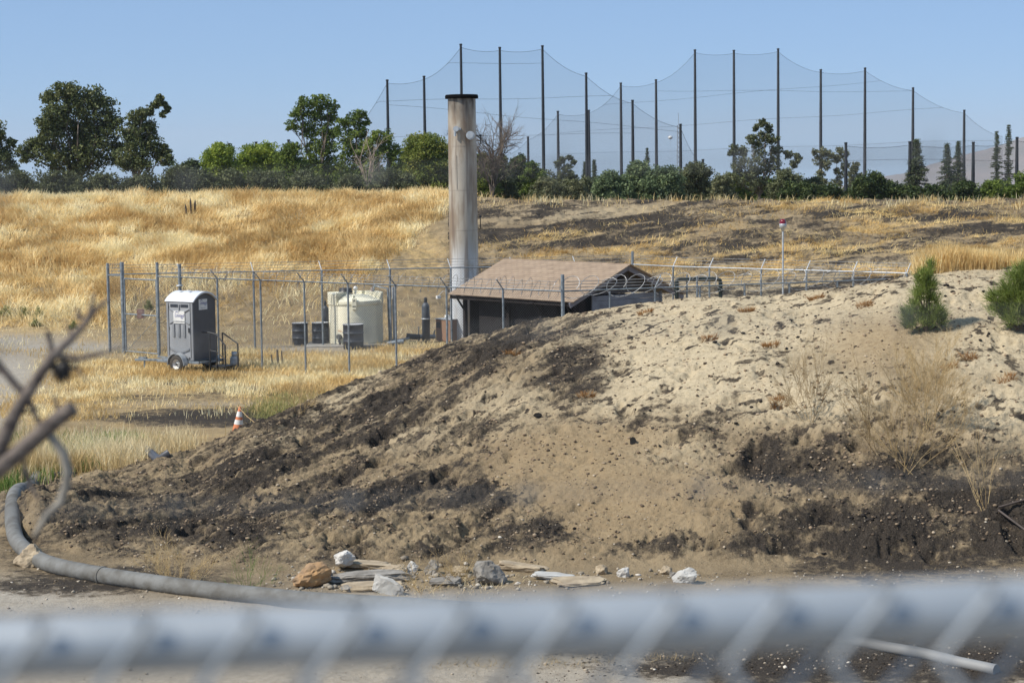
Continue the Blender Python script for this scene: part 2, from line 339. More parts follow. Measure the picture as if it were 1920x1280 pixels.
def terrain():
    uf = np.arange(-180, 2101, 2.6)
    left = -180 - np.cumsum(np.geomspace(3, 900, 46)); right = 2100 + np.cumsum(np.geomspace(3, 900, 46))
    U = np.concatenate([left[::-1], uf, right])
    Yr = np.concatenate([np.linspace(-14, 24, 40), np.arange(25, 33, .07), np.arange(33, 51.5, .036), np.arange(51.5, 87, .14), np.arange(87, 117, .11), np.arange(117, 135, .6), np.geomspace(136, 7600, 46)])
    K = (U - 960) / F
    YY = np.broadcast_to(Yr[:, None], (len(Yr), len(U)))
    dist = np.where(Yr < 24, 24.0, Yr)[:, None]
    XX = K[None, :] * dist
    z0 = zb(XX, YY); z0 = np.where(YY < 3, 5.3, z0)
    dt, st, tn = detail(XX, YY)
    z = np.where(YY > 0.5, z0 + dt, 5.3)
    z = np.where(YY > 135, 2.6 - .0205 * np.maximum(YY - 240, 0), z)
    px, py = proj(XX, np.maximum(YY, 5), z)
    p, zc, u = mound_p(XX, YY); m = ss(p * zc * 4)
    burn = blob(px, py, BURN)
    th = 0.83; aa = XX * math.cos(th) + YY * math.sin(th); bb = -XX * math.sin(th) + YY * math.cos(th); lf = ss((1400 - px) / 500)
    s2 = (fbm(aa * .8, bb * 2.6, 4, 131, .6) - .5) * lf + (fbm(XX * 1.3, YY * 2.0, 4, 135, .6) - .5) * (1 - lf)
    burn = burn * .98 + m * (s2 * 2.1 + .24 * lf + .05)
    burn = np.where(m < .3, burn * 1.2 + (fbm(XX * 1.0, YY * 1.6, 4, 139) - .5) * .7, burn)
    burn = np.where(tn > .3, burn * .3, burn)
    burn = burn - .5 * blob(px, py, SAND) * ss((px - 900) / 300)
    burn = np.where((px > 840) & (YY > 86), burn + .70 + .5 * ss((fbm(px / 60.0, (py + px * .1) / 9.0, 4, 211, .6) - .5) / .12) - .75 * (straw0(px, py)), burn)
    sand = np.clip(blob(px, py, SAND) * 1.1, 0, 1) * np.where(YY < 60, m, 1)
    sp = ss((fbm(XX * 3.1, YY * 4.0, 4, 171, .65) - .57) / .11) * ss((p * zc) * 3) * (tn < .4)
    burn = np.maximum(burn, sp * .85)
    straw, road = yard_masks(XX, YY, z, px, py)
    straw = straw * (1 - m); road = road * (1 - m)
    V = np.stack([XX, YY, z], -1).reshape(-1, 3)
    at = dict(burn=burn, sand=sand, tan=tn * m * .85, straw=straw, road=road)
    nr, nc = XX.shape
    i = np.arange(nr - 1)[:, None] * nc + np.arange(nc - 1)[None, :]
    Q = np.stack([i, i + 1, i + nc + 1, i + nc], -1)
    reg = np.zeros((nr - 1, nc - 1), int)
    ms = (p * zc)[:-1, :-1]
    reg[(ms > .04)] = 1
    yy = YY[:-1, :-1]
    reg[(yy > 87.5) & (yy < 132)] = 2
    rd = road[:-1, :-1]; reg[(rd > .45) & (yy > 48) & (yy < 88) & (reg == 0) & (px[:-1, :-1] < 320)] = 3
    reg[(yy < 20)] = 4
    names = [('ground', 'dry flat ground with straw, ash and bare dirt'), ('dirt_mound', 'big burnt mound of pale soil'), ('hill', 'grassy hillside behind the yard'),
             ('dirt_road', 'pale dirt road at the left'), ('embankment', 'roadside embankment')]
    for k, (n, lb) in enumerate(names):
        q = Q[reg == k].reshape(-1, 4)
        if not len(q): continue
        us, inv = np.unique(q, return_inverse=True)
        me = mesh_np(n, V[us], quads=inv.reshape(-1, 4), smooth=True, attrs={a: v.reshape(-1)[us] for a, v in at.items()})
        tag(link(n, me, M_soil), lb, n.replace('_', ' '), kind='structure')
terrain()
# ================================================================ GRASS
M_gold = leafmat('dry_grass', (.64, .45, .19), (.89, .70, .35), (.93, .82, .52), trans=.35, rough=.7)
M_pale = leafmat('pale_grass', (.50, .36, .16), (.72, .57, .32), (.80, .70, .46), trans=.3, rough=.7)
M_green = leafmat('green_weed', (.07, .14, .02), (.16, .26, .06), (.3, .36, .12), trans=.3, rough=.6)
def blades(name, x, y, h, w, mat_, label, lean=.5, comb=0.0, tint=None, sink=.03, cat='grass'):
    n = len(x)
    z = Z(x, y) - sink
    ang = rng.uniform(0, 2 * math.pi, n)
    ca = fbm(x * .5, y * .5, 2, 91) * 4 * math.pi
    ang = np.where(rng.random(n) < comb, ca + rng.normal(0, .4, n), ang)
    lm = lean * rng.uniform(.2, 1.3, n) * (1 + comb * 1.6 * fbm(x * .9, y * .9, 2, 55))
    fa = rng.uniform(0, math.pi, n)
    sx, sy = np.cos(fa) * w / 2, np.sin(fa) * w / 2
    dx, dy = np.cos(ang), np.sin(ang)
    lx, ly = dx * h * lm, dy * h * lm
    hz = h / np.sqrt(1 + lm * lm)
    k = 1 / np.sqrt(1 + lm * lm); lx *= k; ly *= k
    V = np.zeros((n, 5, 3))
    V[:, 0] = np.stack([x - sx, y - sy, z], 1); V[:, 1] = np.stack([x + sx, y + sy, z], 1)
    V[:, 2] = np.stack([x + lx * .35 + sx * .8, y + ly * .35 + sy * .8, z + hz * .6], 1); V[:, 3] = np.stack([x + lx * .35 - sx * .8, y + ly * .35 - sy * .8, z + hz * .6], 1)
    V[:, 4] = np.stack([x + lx, y + ly, z + hz], 1)
    b = (np.arange(n) * 5)[:, None]
    if tint is None:
        tint = np.clip((fbm(x * .6, y * .6, 3, 61) - .5) * 2.6 + (fbm(x * .17, y * .25, 2, 63) - .5) * 1.0 + .5 + rng.normal(0, .2, n), 0, 1)
    me = mesh_np(name, V.reshape(-1, 3), quads=b + np.array([[0, 1, 2, 3]]), tris=b + np.array([[3, 2, 4]]), attrs={'tint': np.repeat(tint, 5)})
    return tag(link(name, me, mat_), label, cat, kind='stuff')
def sample(n, u0, u1, y0, y1, dens):
    u = rng.uniform(u0, u1, n); y = rng.uniform(y0, y1, n); x = (u - 960) / F * y
    px, py = proj(x, y, zb(x, y)); k = rng.random(n) < dens(px, py, x, y)
    return x[k], y[k]
# hillside, left
def d1(px, py, x, y):
    edge = 850 - (py - 380) * 1.15
    m = 1 - ss((px - edge) / 60 + .5)
    thin = ss((600 - py) / 60) * .75 + .25
    fence = 1 - .9 * ss((py - 505 + 50 * (fbm(x * .3, y * .3, 2, 401) - .5)) / 30) * ss((px - 200) / 60)
    gap = 1 - .8 * blob(px, py, [(640, 385, 60, 9), (100, 522, 50, 12), (90, 545, 70, 10), (450, 405, 30, 6), (300, 445, 25, 6)])
    return m * thin * fence * (.35 + .65 * ss((fbm(x * .7, y * .7, 3, 41) - .3) / .2)) * gap
x, y = sample(230000, -60, 900, 88, 117.5, d1)
h = rng.uniform(.3, .75, len(x)) * (.5 + .9 * fbm(x * .4, y * .4, 2, 45))
blades('dry_grass', x, y, h, .035, M_gold, 'golden dry grass covering the left hillside', lean=.85, comb=.75)
# crest fringe
x, y = sample(26000, -60, 1990, 113, 117.5, lambda px, py, x, y: np.where(px > 850, .22, .8) * ss((fbm(x * .5, y * .5, 2, 49) - .4) / .2))
blades('dry_grass', x, y, rng.uniform(.2, .6, len(x)), .03, M_gold, 'straggling dry grass along the crest of the hill', lean=.6)
# hillside, right: stripes
x, y = sample(330000, 820, 1990, 80, 117, lambda px, py, x, y: np.clip(blob(px, py, STRIPES) * .9 * (.15 + .85 * BANDS(px, py)) + .45 * BANDS(px, py) * ss((px - 1150) / 300), 0, 1) * (py < 520) * (.3 + .7 * ss((fbm(x * .8, y * .8, 3, 43) - .35) / .2)))
blades('dry_grass', x, y, rng.uniform(.15, .5, len(x)), .022, leafmat('band_grass', (.46, .29, .10), (.74, .50, .18), (.88, .68, .32), trans=.3), 'bands of flattened dry grass on the right hillside', lean=1.7, comb=.85)
x, y = sample(45000, 820, 1990, 84, 117, lambda px, py, x, y: .3 * ss((fbm(x * .9, y * .9, 3, 44) - .4) / .2))
blades('stubble', x, y, rng.uniform(.08, .25, len(x)), .03, leafmat('stubble', (.16, .12, .08), (.32, .24, .14), (.5, .38, .2)), 'thin dull stubble on the bare right hillside', lean=1.2)
# yard
YARD = [(480, 712, 280, 22, 1.0), (640, 690, 150, 20, .9), (250, 690, 150, 12, .8), (130, 745, 90, 16, .55), (560, 665, 300, 8, .7), (90, 770, 90, 16, .7), (60, 655, 120, 8, .5), (750, 660, 60, 15, .8)]
x, y = sample(260000, -60, 860, 56, 92, lambda px, py, x, y: np.clip(blob(px, py, YARD) + .05, 0, 1) * (.15 + .85 * ss((fbm(x * 1.1, y * 1.1, 3, 46) - .38) / .2)) * (1 - ss(mound_p(x, y)[0] * mound_p(x, y)[1] * 3)) * (1 - blob(px, py, [(20, 700, 70, 50), (100, 652, 150, 9), (600, 655, 90, 8)])))
blades('dry_grass', x, y, rng.uniform(.08, .34, len(x)), .022, M_gold, 'short dry grass around the fenced yard and trailer', lean=.8, comb=.2)
x, y = sample(60000, -60, 640, 50, 72, lambda px, py, x, y: .45 * (ss((fbm(x * 1.3, y * 1.3, 3, 47) - .45) / .15)) * (py < 800) * (1 - blob(px, py, [(400, 782, 200, 18), (560, 780, 110, 22), (380, 715, 200, 8)])) * (1 - ss(mound_p(x, y)[0] * mound_p(x, y)[1] * 3)))
blades('dry_grass', x, y, rng.uniform(.03, .1, len(x)), .018, M_gold, 'matted short straw between the trailer and the tall grass', lean=1.4)
# tall grass, left
tall = [(250, 878, 170, 26), (130, 885, 110, 28), (350, 852, 70, 12), (60, 880, 90, 34), (380, 862, 40, 10, .8), (300, 865, 120, 16)]
dt_ = lambda px, py, x, y: np.clip(blob(px, py, tall) * 1.3, 0, 1) * (.5 + .5 * ss((fbm(x * 1.5, y * 1.5, 2, 52) - .35) / .2)) * (1 - ss(mound_p(x, y)[0] * mound_p(x, y)[1] * 4))
x, y = sample(90000, -80, 480, 43.5, 58, dt_)
blades('tall_grass', x, y, rng.uniform(.25, .75, len(x)), .014, M_pale, 'tall pale dry grass left of the mound', lean=.45, comb=.2)
GR = [(135, 862, 45, 22), (225, 842, 45, 10), (20, 880, 50, 34), (60, 905, 60, 24), (90, 850, 40, 14, .7)]
x, y = sample(60000, -80, 480, 43, 56, lambda px, py, x, y: blob(px, py, GR) * .8 * (1 - ss(mound_p(x, y)[0] * mound_p(x, y)[1] * 4)))
blades('green_weeds', x, y, rng.uniform(.2, .5, len(x)), .02, M_green, 'green weeds mixed into the tall grass at left', lean=.5, cat='weeds')
x, y = sample(12000, 450, 640, 52, 62, lambda px, py, x, y: blob(px, py, [(520, 772, 40, 18), (550, 755, 50, 14, .7)]) * .9)
blades('green_weeds', x, y, rng.uniform(.08, .3, len(x)), .015, leafmat('yellow_weed', (.16, .17, .05), (.34, .33, .11), (.55, .46, .2), trans=.3), 'low yellow-green weeds beside the mound edge', lean=.8, cat='weeds', tint=np.clip(rng.normal(.6, .3, len(x)), 0, 1))
# tall band at the top of the mound, right
x, y = sample(40000, 1705, 2000, 47.2, 50.5, lambda px, py, x, y: .9 * ss((px - 1705) / 60) * (1 - .8 * ss((px - 1860) / 40)) * ss((fbm(x * 1.1, y * 1.1, 2, 53) - .25) / .2))
blades('tall_grass', x, y, rng.uniform(.35, .8, len(x)) * (.5 + .9 * fbm(x * .8, y * .2, 2, 77)), .013, M_gold, 'tall golden grass behind the top of the mound at right', lean=.35)
# mound: sparse litter and rusty tufts
x, y = sample(24000, 60, 2000, 33, 50, lambda px, py, x, y: .5 * ss((fbm(x * 1.7, y * 1.7, 3, 57) - .5) / .15) * (blob(px, py, TANB) < .5))
blades('grass_litter', x, y, rng.uniform(.03, .12, len(x)), .009, leafmat('litter', (.2, .13, .06), (.4, .28, .13), (.5, .38, .2)), 'scattered dry stalks and litter lying on the mound', lean=2.5)
x, y = sample(16000, 700, 1500, 28, 34, lambda px, py, x, y: .9 * blob(px, py, [(1000, 1250, 230, 16), (1180, 1243, 150, 10), (880, 1080, 80, 30), (650, 1120, 200, 25, .6)]))
blades('grass_litter', x, y, rng.uniform(.05, .2, len(x)), .009, M_pale, 'straw lying on the dirt behind the near fence', lean=2.2)
# clods and pebbles
def clods(name, n, u0, u1, y0, y1, dens, s0, s1, mt, label):
    x, y = sample(n, u0, u1, y0, y1, dens); n = len(x)
    s = s0 * (s1 / s0) ** (rng.random(n) ** 2.2)
    z = Z(x, y) + s * .25
    t = (1 + 5 ** .5) / 2
    iv = np.array([(-1, t, 0), (1, t, 0), (-1, -t, 0), (1, -t, 0), (0, -1, t), (0, 1, t), (0, -1, -t), (0, 1, -t), (t, 0, -1), (t, 0, 1), (-t, 0, -1), (-t, 0, 1)]) / 1.9
    it = np.array([(0, 11, 5), (0, 5, 1), (0, 1, 7), (0, 7, 10), (0, 10, 11), (1, 5, 9), (5, 11, 4), (11, 10, 2), (10, 7, 6), (7, 1, 8), (3, 9, 4), (3, 4, 2), (3, 2, 6), (3, 6, 8), (3, 8, 9), (4, 9, 5), (2, 4, 11), (6, 2, 10), (8, 6, 7), (9, 8, 1)])
    V = iv[None] * rng.uniform(.6, 1.25, (n, 12, 1)) * s[:, None, None] * np.stack([rng.uniform(.8, 1.3, n), rng.uniform(.8, 1.3, n), rng.uniform(.5, .9, n)], 1)[:, None, :]
    V = V + np.stack([x, y, z], 1)[:, None]
    Tt = (np.arange(n) * 12)[:, None, None] + it[None]
    me = mesh_np(name, V.reshape(-1, 3), tris=Tt.reshape(-1, 3), attrs={'tint': np.repeat(np.clip(rng.normal(.4, .28, n), 0, 1), 12)})
    return tag(link(name, me, mt), label, 'soil', kind='stuff')
M_clod = leafmat('clod', (.10, .075, .055), (.29, .215, .145), (.46, .38, .28), trans=0.0, rough=.95, spec=.1)
M_char = leafmat('char', (.018, .016, .015), (.035, .03, .027), (.08, .065, .05), trans=0.0, rough=.9, spec=.2)
clods('soil_clods', 30000, 0, 2000, 33.5, 50.5, lambda px, py, x, y: (.25 + .7 * ss((fbm(x * 1.2, y * 1.2, 3, 66) - .42) / .15)) * ss(mound_p(x, y)[0] * 6) * (1 - .5 * blob(px, py, SAND)), .01, .045, M_clod, 'loose clods and crumbs of soil on the mound')
clods('charred_clods', 30000, 0, 2000, 33.5, 50.5, lambda px, py, x, y: np.clip(blob(px, py, BURN) - .25, 0, 1) * ss((fbm(x * 2.1, y * 2.1, 3, 68) - .5) / .1) * ss(mound_p(x, y)[0] * 6), .01, .05, M_char, 'black charred clumps and clods in the burnt patches of the mound')
clods('charred_clods', 900, 1050, 2000, 40, 48.5, lambda px, py, x, y: ss((fbm(x * .9, y * 1.2, 2, 69) - .5) / .2) * .8, .02, .06, M_char, 'black specks of burnt tufts over the pale sandy top of the mound')
clods('pebbles', 4000, -50, 2000, 27.5, 37, lambda px, py, x, y: .55 + 0 * x, .008, .035, leafmat('pebble', (.2, .16, .12), (.42, .36, .28), (.7, .64, .55), trans=0, rough=.9, spec=.2), 'pebbles scattered over the flat dirt at the foot of the mound')

clods('rubble_chips', 9000, 500, 1350, 33, 36.5, lambda px, py, x, y: blob(px, py, [(720, 1090, 230, 22, .35), (1150, 1082, 260, 9, .15)]), .012, .075, leafmat('chip', (.16, .13, .10), (.34, .30, .24), (.62, .58, .52), trans=0, rough=.9, spec=.2), 'small chips and gravel around the rubble row')
clods('gravel', 9000, 1000, 2000, 27.2, 33, lambda px, py, x, y: blob(px, py, [(1560, 1245, 480, 50, .8)]), .006, .028, leafmat('burnt_gravel', (.03, .025, .02), (.07, .056, .045), (.42, .34, .26), trans=0, rough=.95, spec=.1), 'dark burnt litter and gravel at the lower right')

M_stub = leafmat('burnt_stub', (.020, .017, .015), (.055, .045, .036), (.11, .085, .06), trans=0, rough=.9, spec=.2)
def dstub(px, py, x, y):
    th = .83; aa = x * math.cos(th) + y * math.sin(th); bb = -x * math.sin(th) + y * math.cos(th); lf = ss((1400 - px) / 500)
    s2 = (fbm(aa * .8, bb * 2.6, 4, 131, .6) - .5) * lf + (fbm(x * 1.3, y * 2.0, 4, 135, .6) - .5) * (1 - lf)
    v = blob(px, py, BURN) * .98 + s2 * 2.1 + .2 * lf - .5 * blob(px, py, SAND) * ss((px - 900) / 300)
    return np.clip((v - .35) * 1.3, 0, 1) * ss((fbm(x * 4, y * 4, 2, 303) - .35) / .25) * ss(mound_p(x, y)[0] * 8) * (1 - blob(px, py, TANB))
x, y = sample(260000, 0, 2000, 33.6, 50.2, dstub)
blades('burnt_stubble', x, y, rng.uniform(.015, .06, len(x)), .010, M_stub, 'short black stubble left by the fire on the mound', lean=1.6, tint=np.clip(rng.normal(.35, .3, len(x)), 0, 1), sink=.005)
x, y = sample(60000, 0, 2000, 33.6, 50.2, lambda px, py, x, y: .5 * ss((fbm(x * 3, y * 3, 3, 307) - .48) / .1) * ss(mound_p(x, y)[0] * 8) * (1 - .8 * blob(px, py, TANB)))
blades('dead_roots', x, y, rng.uniform(.015, .06, len(x)), .007, leafmat('root_brown', (.09, .06, .035), (.22, .16, .09), (.45, .36, .22), trans=0, rough=.9, spec=.1), 'fine brown root crumbs and stems over the mound', lean=2.2, sink=.005)
# ================================================================ MATERIALS OF BUILT THINGS
M_galv = mat('galvanised', (.30, .34, .37), rough=.5, metal=.35, c2=(.16, .19, .22), vs=9)
M_galvL = mat('galvanised_bright', (.55, .58, .60), rough=.4, metal=.3, c2=(.4, .43, .46), vs=9)
M_wire = mat('fence_wire', (.13, .138, .145), rough=.7, metal=0, spec=.2)
M_razor = mat('razor_wire', (.42, .43, .44), rough=.35, metal=.5, c2=(.2, .2, .2), vs=3)
M_black = mat('black_paint', (.03, .032, .035), rough=.5)
M_dkgreen = mat('dark_green_pipe', (.007, .016, .013), rough=.5)
M_white = mat('white_paint', (.78, .78, .76), rough=.4, c2=(.66, .66, .64))
M_grayp = mat('gray_plastic', (.26, .272, .29), rough=.45, c2=(.22, .232, .25), vs=3)
M_body = mat('shaded_gray_plastic', (.10, .105, .118), rough=.5, c2=(.085, .09, .10), vs=3)  # same plastic as the door, darkened: shade of the unlit side put into the colour
M_roofp = mat('white_roof_plastic', (.70, .72, .74), rough=.35, c2=(.60, .62, .66), vs=2)
M_blue = mat('blue_ink', (.04, .05, .28), rough=.5)
M_lblue = mat('light_blue_ink', (.03, .12, .42), rough=.5)
M_gink = mat('gray_ink', (.45, .47, .5), rough=.5)
M_rubber = mat('tyre_rubber', (.035, .033, .03), rough=.8, c2=(.06, .05, .04))
M_cream = mat('cream_poly', (.86, .82, .64), rough=.45, c2=(.80, .76, .59), vs=2.5)
M_drum = mat('drum_blue', (.026, .032, .046), rough=.55, c2=(.016, .02, .028), vs=5)
M_drumlid = mat('drum_lid', (.45, .46, .47), rough=.5)
M_conc = mat('concrete', (.42, .40, .36), rough=.9, c2=(.3, .28, .25), vs=6, bump=.6, bs=25)
M_brownbox = mat('brown_paint', (.34, .20, .125), rough=.6, c2=(.29, .17, .11), vs=3)
# ================================================================ FENCES
def rayline(px, A, B):
    """point of the ground line A-B seen in image column px (ray taken at the rail)"""
    lo, hi = -.5, 1.5
    for _ in range(50):
        m = (lo + hi) / 2; q = A + (B - A) * m
        u = proj(np.array([q.x]), np.array([q.y]), np.array([q.z]))[0][0]
        if u < px: lo = m
        else: hi = m
    return A + (B - A) * lo
def fabric(pairs, step=.09, r=.0022):
    P0, P1 = [], []
    for a, b in pairs:          # a, b: (x, y, zbottom, ztop)
        L = math.hypot(b[0] - a[0], b[1] - a[1]); h = ((a[3] - a[2]) + (b[3] - b[2])) / 2
        def pt(s, t):
            k = s / L; zb_ = a[2] + (b[2] - a[2]) * k; zt_ = a[3] + (b[3] - a[3]) * k
            return (a[0] + (b[0] - a[0]) * k, a[1] + (b[1] - a[1]) * k, zb_ + (zt_ - zb_) * t / h)
        c = -h
        while c < L:
            s0, s1 = max(c, 0), min(c + h, L)
            if s1 > s0:
                P0.append(pt(s0, s0 - c)); P1.append(pt(s1, s1 - c)); P0.append(pt(s0, h - (s0 - c))); P1.append(pt(s1, h - (s1 - c)))
            c += step
    return segs_mesh('chain_link', P0, P1, r, r, 3)
def coil(A, B, off, r, turn, name='razor_wire', jit=.05, wr=.007):
    A = Vector(A) + Vector(off); B = Vector(B) + Vector(off); d = (B - A); L = d.length; d.normalize(); up = Vector((0, 0, 1)); n = d.cross(up).normalized()
    N = max(int(L / turn * 16), 4); pts = []
    for i in range(N + 1):
        t = i / N; q = 2 * math.pi * i / 16; k = i / 16
        rr = r * (1 + .18 * math.sin(k * 2.3) + .1 * math.sin(k * 5.1))
        sag = .05 * math.sin(k * .9)
        pts.append(A + d * (L * t + turn * .55 * math.sin(q + 1)) + n * (rr * math.cos(q)) + up * (rr * math.sin(q) + sag))
    pts = np.array(pts); return pts[:-1], pts[1:]
def posts_on(pxs, A, B, zrail, **kw):
    out = []
    for px in pxs:
        q = rayline(px, A, B); out.append((q.x, q.y, zat(q.x, q.y), q.z))
    return out
def build_fence(label, pts, rad_=.03, arms=None, arm=.45, razor=None, name='chain_link_fence', toprail=True, extra=None, rail_mat=None, arm_mat=None, step=.09, wr=.007):
    b = pts[0]
    root = thing(name, label, 'fence', (b[0], b[1], b[2]))
    o = Vector(root.location)
    for i, p in enumerate(pts):
        r = rad_[i] if isinstance(rad_, list) else rad_
        top = p[3] + (extra[i] if extra else .02)
        MB().tube([(p[0] - o.x, p[1] - o.y, p[2] - .3 - o.z), (p[0] - o.x, p[1] - o.y, top - o.z)], r, 10).build('post', M_galv, root)
        if arms and arms[i]:
            a = Vector(arms[i]).normalized() * arm; q = Vector((p[0], p[1], p[3])) - o
            MB().tube([q, q + a], .019, 6).build('arm', arm_mat or M_galv, root)
    m = MB()
    for a, c in zip(pts[:-1], pts[1:]):
        m.tube([Vector((a[0], a[1], a[3])) - o, Vector((c[0], c[1], c[3])) - o], .022, 8)
    m.build('top_rail', rail_mat or M_galv, root)
    me = fabric([((a[0] - o.x, a[1] - o.y, a[2] + .05 - o.z, a[3] - o.z), (c[0] - o.x, c[1] - o.y, c[2] + .05 - o.z, c[3] - o.z)) for a, c in zip(pts[:-1], pts[1:])], step)
    link('wire_mesh', me, M_wire, root)
    if razor:
        P0, P1 = [], []
        for a, c in zip(pts[:-1], pts[1:]):
            if razor.get('coil', True):
                q0, q1 = coil(Vector((a[0], a[1], a[3])) - o, Vector((c[0], c[1], c[3])) - o, razor['off'], razor['r'], razor['turn'], wr=wr)
                P0.append(q0); P1.append(q1)
            for k in (.35, .65, .95):
                v = Vector(razor['dir']).normalized() * arm * k
                P0.append(np.array([Vector((a[0], a[1], a[3])) - o + v])); P1.append(np.array([Vector((c[0], c[1], c[3])) - o + v]))
        link('razor_wire', segs_mesh('razor', np.concatenate(P0), np.concatenate(P1), wr, wr, 4), M_razor, root)
    return root
FA = G(337, 519.5, 3.05); FB = G(1055, 546, 3.05); FC = G(1680, 523, 3.05)
front = posts_on([337, 407, 488, 570, 652, 741, 837, 943, 1055], FA, FB, 3.05)
dn = (FB - FA).normalized(); outw = Vector((dn.y, -dn.x, 0)); 
if outw.y > 0: outw = -outw
adir = (outw + Vector((0, 0, 1)))
build_fence('long front run of galvanised chain-link fence with coiled razor wire, before the tank and shed', front, rad_=[.06] + [.034] * 7 + [.058],
            arms=[None] + [adir] * 7 + [None], razor=dict(off=outw * .16 + Vector((0, 0, .1)), r=.25, turn=.34, dir=adir), extra=[.45] + [.0] * 7 + [.5])
right = posts_on([1055, 1143, 1228, 1312, 1396, 1480, 1570, 1670], FB, FC, 3.05)
dn2 = (FC - FB).normalized(); out2 = Vector((dn2.y, -dn2.x, 0)); 
if out2.y > 0: out2 = -out2
build_fence('fence run turning right behind the mound, its dark top rail just above the dirt crest', right[0:], rad_=.034,
            arms=[None, None, (.5, .3, 1), None, None, None, None, None], razor=dict(off=out2 * .1 + Vector((0, 0, .08)), r=.30, turn=.62, dir=(out2 + Vector((0, 0, 1))), coil=True), extra=[-.05, -.05, 0, 0, .05, 0, 0, 0], wr=.010)
GA = G(202, 516, 2.9); GBp = G(337, 519, 3.0)
gate = posts_on([202, 229, 295], GA, GBp, 2.95) + [front[0]]
build_fence('short fence bay at the left end with tall bare posts and gate leaf', gate[:2], rad_=[.05, .075], razor=dict(off=(0, 0, .22), r=.16, turn=.5, dir=(0, 0, 1)), extra=[.45, .5])
build_fence('short fence bay just left of the portable toilet', gate[2:], rad_=[.055, .03], razor=dict(off=(0, 0, .22), r=.16, turn=.6, dir=(0, 0, 1)), extra=[.5, 0])
# the gate leaf
a, b = gate[1], gate[2]
gt = thing('chain_link_gate', 'closed chain-link gate with a small square sign, left of the portable toilet', 'gate', (a[0], a[1], a[2]))
o = Vector(gt.location); A = Vector((a[0], a[1], a[2])) - o; B = Vector((b[0], b[1], b[2])) - o; d = (B - A); A += d * .06; B -= d * .04
m = MB()
for z0 in (.12, 1.5, 2.8): m.tube([A + Vector((0, 0, z0)), B + Vector((0, 0, z0))], .026, 8)
m.tube([A + Vector((0, 0, .1)), A + Vector((0, 0, 2.8))], .03, 8); m.tube([B + Vector((0, 0, .1)), B + Vector((0, 0, 2.8))], .03, 8)
m.tube([A + Vector((0, 0, .12)), B + Vector((0, 0, 1.4))], .01, 6); m.build('gate_frame', M_galv, gt)
link('wire_mesh', fabric([((A.x, A.y, .12, 2.8), (B.x, B.y, .12, 2.8))]), M_wire, gt)
sc_ = A + (B - A) * .5
MB().box(sc_ + Vector((0, -.05, 1.55)), (.26, .02, .34), rz=.2).build('sign', mat('faded_sign', (.55, .42, .38), c2=(.35, .2, .17), vs=9), gt)
MB().lathe([(0.001, 0), (.1, 0), (.12, .03), (.1, .06), (0.001, .07)], c=Vector((gate[3][0], gate[3][1] - .1, 2.72)) - o, n=16).build('lock_box', M_galvL, gt)
# back fence
BA = G(203, 514.5, 2.92); BB = G(1186, 495.5, 2.92)
back = posts_on([203, 337, 475, 603, 731, 845, 962, 1080, 1186], BA, BB, 2.9)
build_fence('far fence run below the hillside, passing behind the tank, flare stack and shed roof', back, rad_=[.04] * 8 + [.05],
            arms=[None] + [(-.35, .6, 1)] * 7 + [None], arm=.42, arm_mat=M_galvL, razor=dict(off=(0, .15, .15), r=.14, turn=.4, dir=(-.35, .6, 1), coil=False), extra=[.4] + [.0] * 7 + [.5], step=.11)
BC = G(1250, 499, 2.92); BDp = G(1700, 512, 2.92)
back2 = [(BB.x, BB.y, zat(BB.x, BB.y), BB.z)] + posts_on([1250, 1262, 1330, 1427, 1512, 1600, 1700], BC, BDp, 2.9)
back2 = [back2[0]] + back2[2:]
build_fence('right-hand back fence run with pale top rail and arms leaning right, behind the green pipe', back2, rad_=.035,
            arms=[None] + [(.5, .5, 1)] * 6, arm=.42, arm_mat=M_galvL, razor=dict(off=(0, .1, .1), r=.2, turn=.7, dir=(.5, .5, 1), coil=False), rail_mat=M_galvL, extra=[.0] * 7, step=.11)
# ================================================================ PORTABLE TOILET ON A TRAILER
tb = G(364.5, 676, .42); th_ = rad(-33)
ex = Vector((math.cos(th_), math.sin(th_), 0)); ey = Vector((-math.sin(th_), math.cos(th_), 0))
TW, TD = 1.17, 1.16
to = tb - ex * (TW / 2) + ey * (TD / 2)
toi = thing('portable_toilet', 'grey portable toilet with white arched roof standing on the small trailer', 'portable toilet', (to.x, to.y, .42), th_)
def archpts(y0, y1, z0, rise, n=12):
    return [(y0 + (y1 - y0) * i / n, z0 + rise * math.sin(math.pi * i / n) ** .8) for i in range(n + 1)]
MX = Matrix(((0, 0, 1), (1, 0, 0), (0, 1, 0)))     # polygon (y,z) extruded along x
poly = [(-TD / 2, 0), (TD / 2, 0)] + list(reversed(archpts(-TD / 2, TD / 2, 1.98, .26)))
b_ = MB().prism(poly, TW - .06, MX, (-(TW - .06) / 2, 0, 0)).build('body', M_body, toi, bevel=.012)
# corner posts and trims on the door side (local -y)
m = MB()
for sx in (-1, 1): m.box((sx * (TW / 2 - .045), -TD / 2 - .012, .99), (.09, .05, 1.97))
m.box((0, -TD / 2 - .012, .04), (TW - .18, .045, .08)).box((0, -TD / 2 - .012, 1.93), (TW - .18, .045, .06))
m.build('frame', M_grayp, toi, bevel=.01)
dm = MB(); y = -TD / 2 - .02
dm.box((0, y, 1.0), (TW - .24, .03, 1.84))
door = dm.build('door', mat('door_gray', (.35, .365, .385), rough=.45, c2=(.31, .325, .345), vs=3), toi, bevel=.008)
def bar(p, q, wd, dp=.03):
    rel = MB()
    p = Vector((p[0], 0, p[1])); q = Vector((q[0], 0, q[1])); c = (p + q) / 2; L = (q - p).length; an = math.atan2(q.z - p.z, q.x - p.x)
    rel.box((c.x, y - .015 - dp / 2, c.z), (L, dp, wd), M=Matrix.Rotation(-an, 3, 'Y')); rel.build('door_rib', M_grayp, door, bevel=.008)
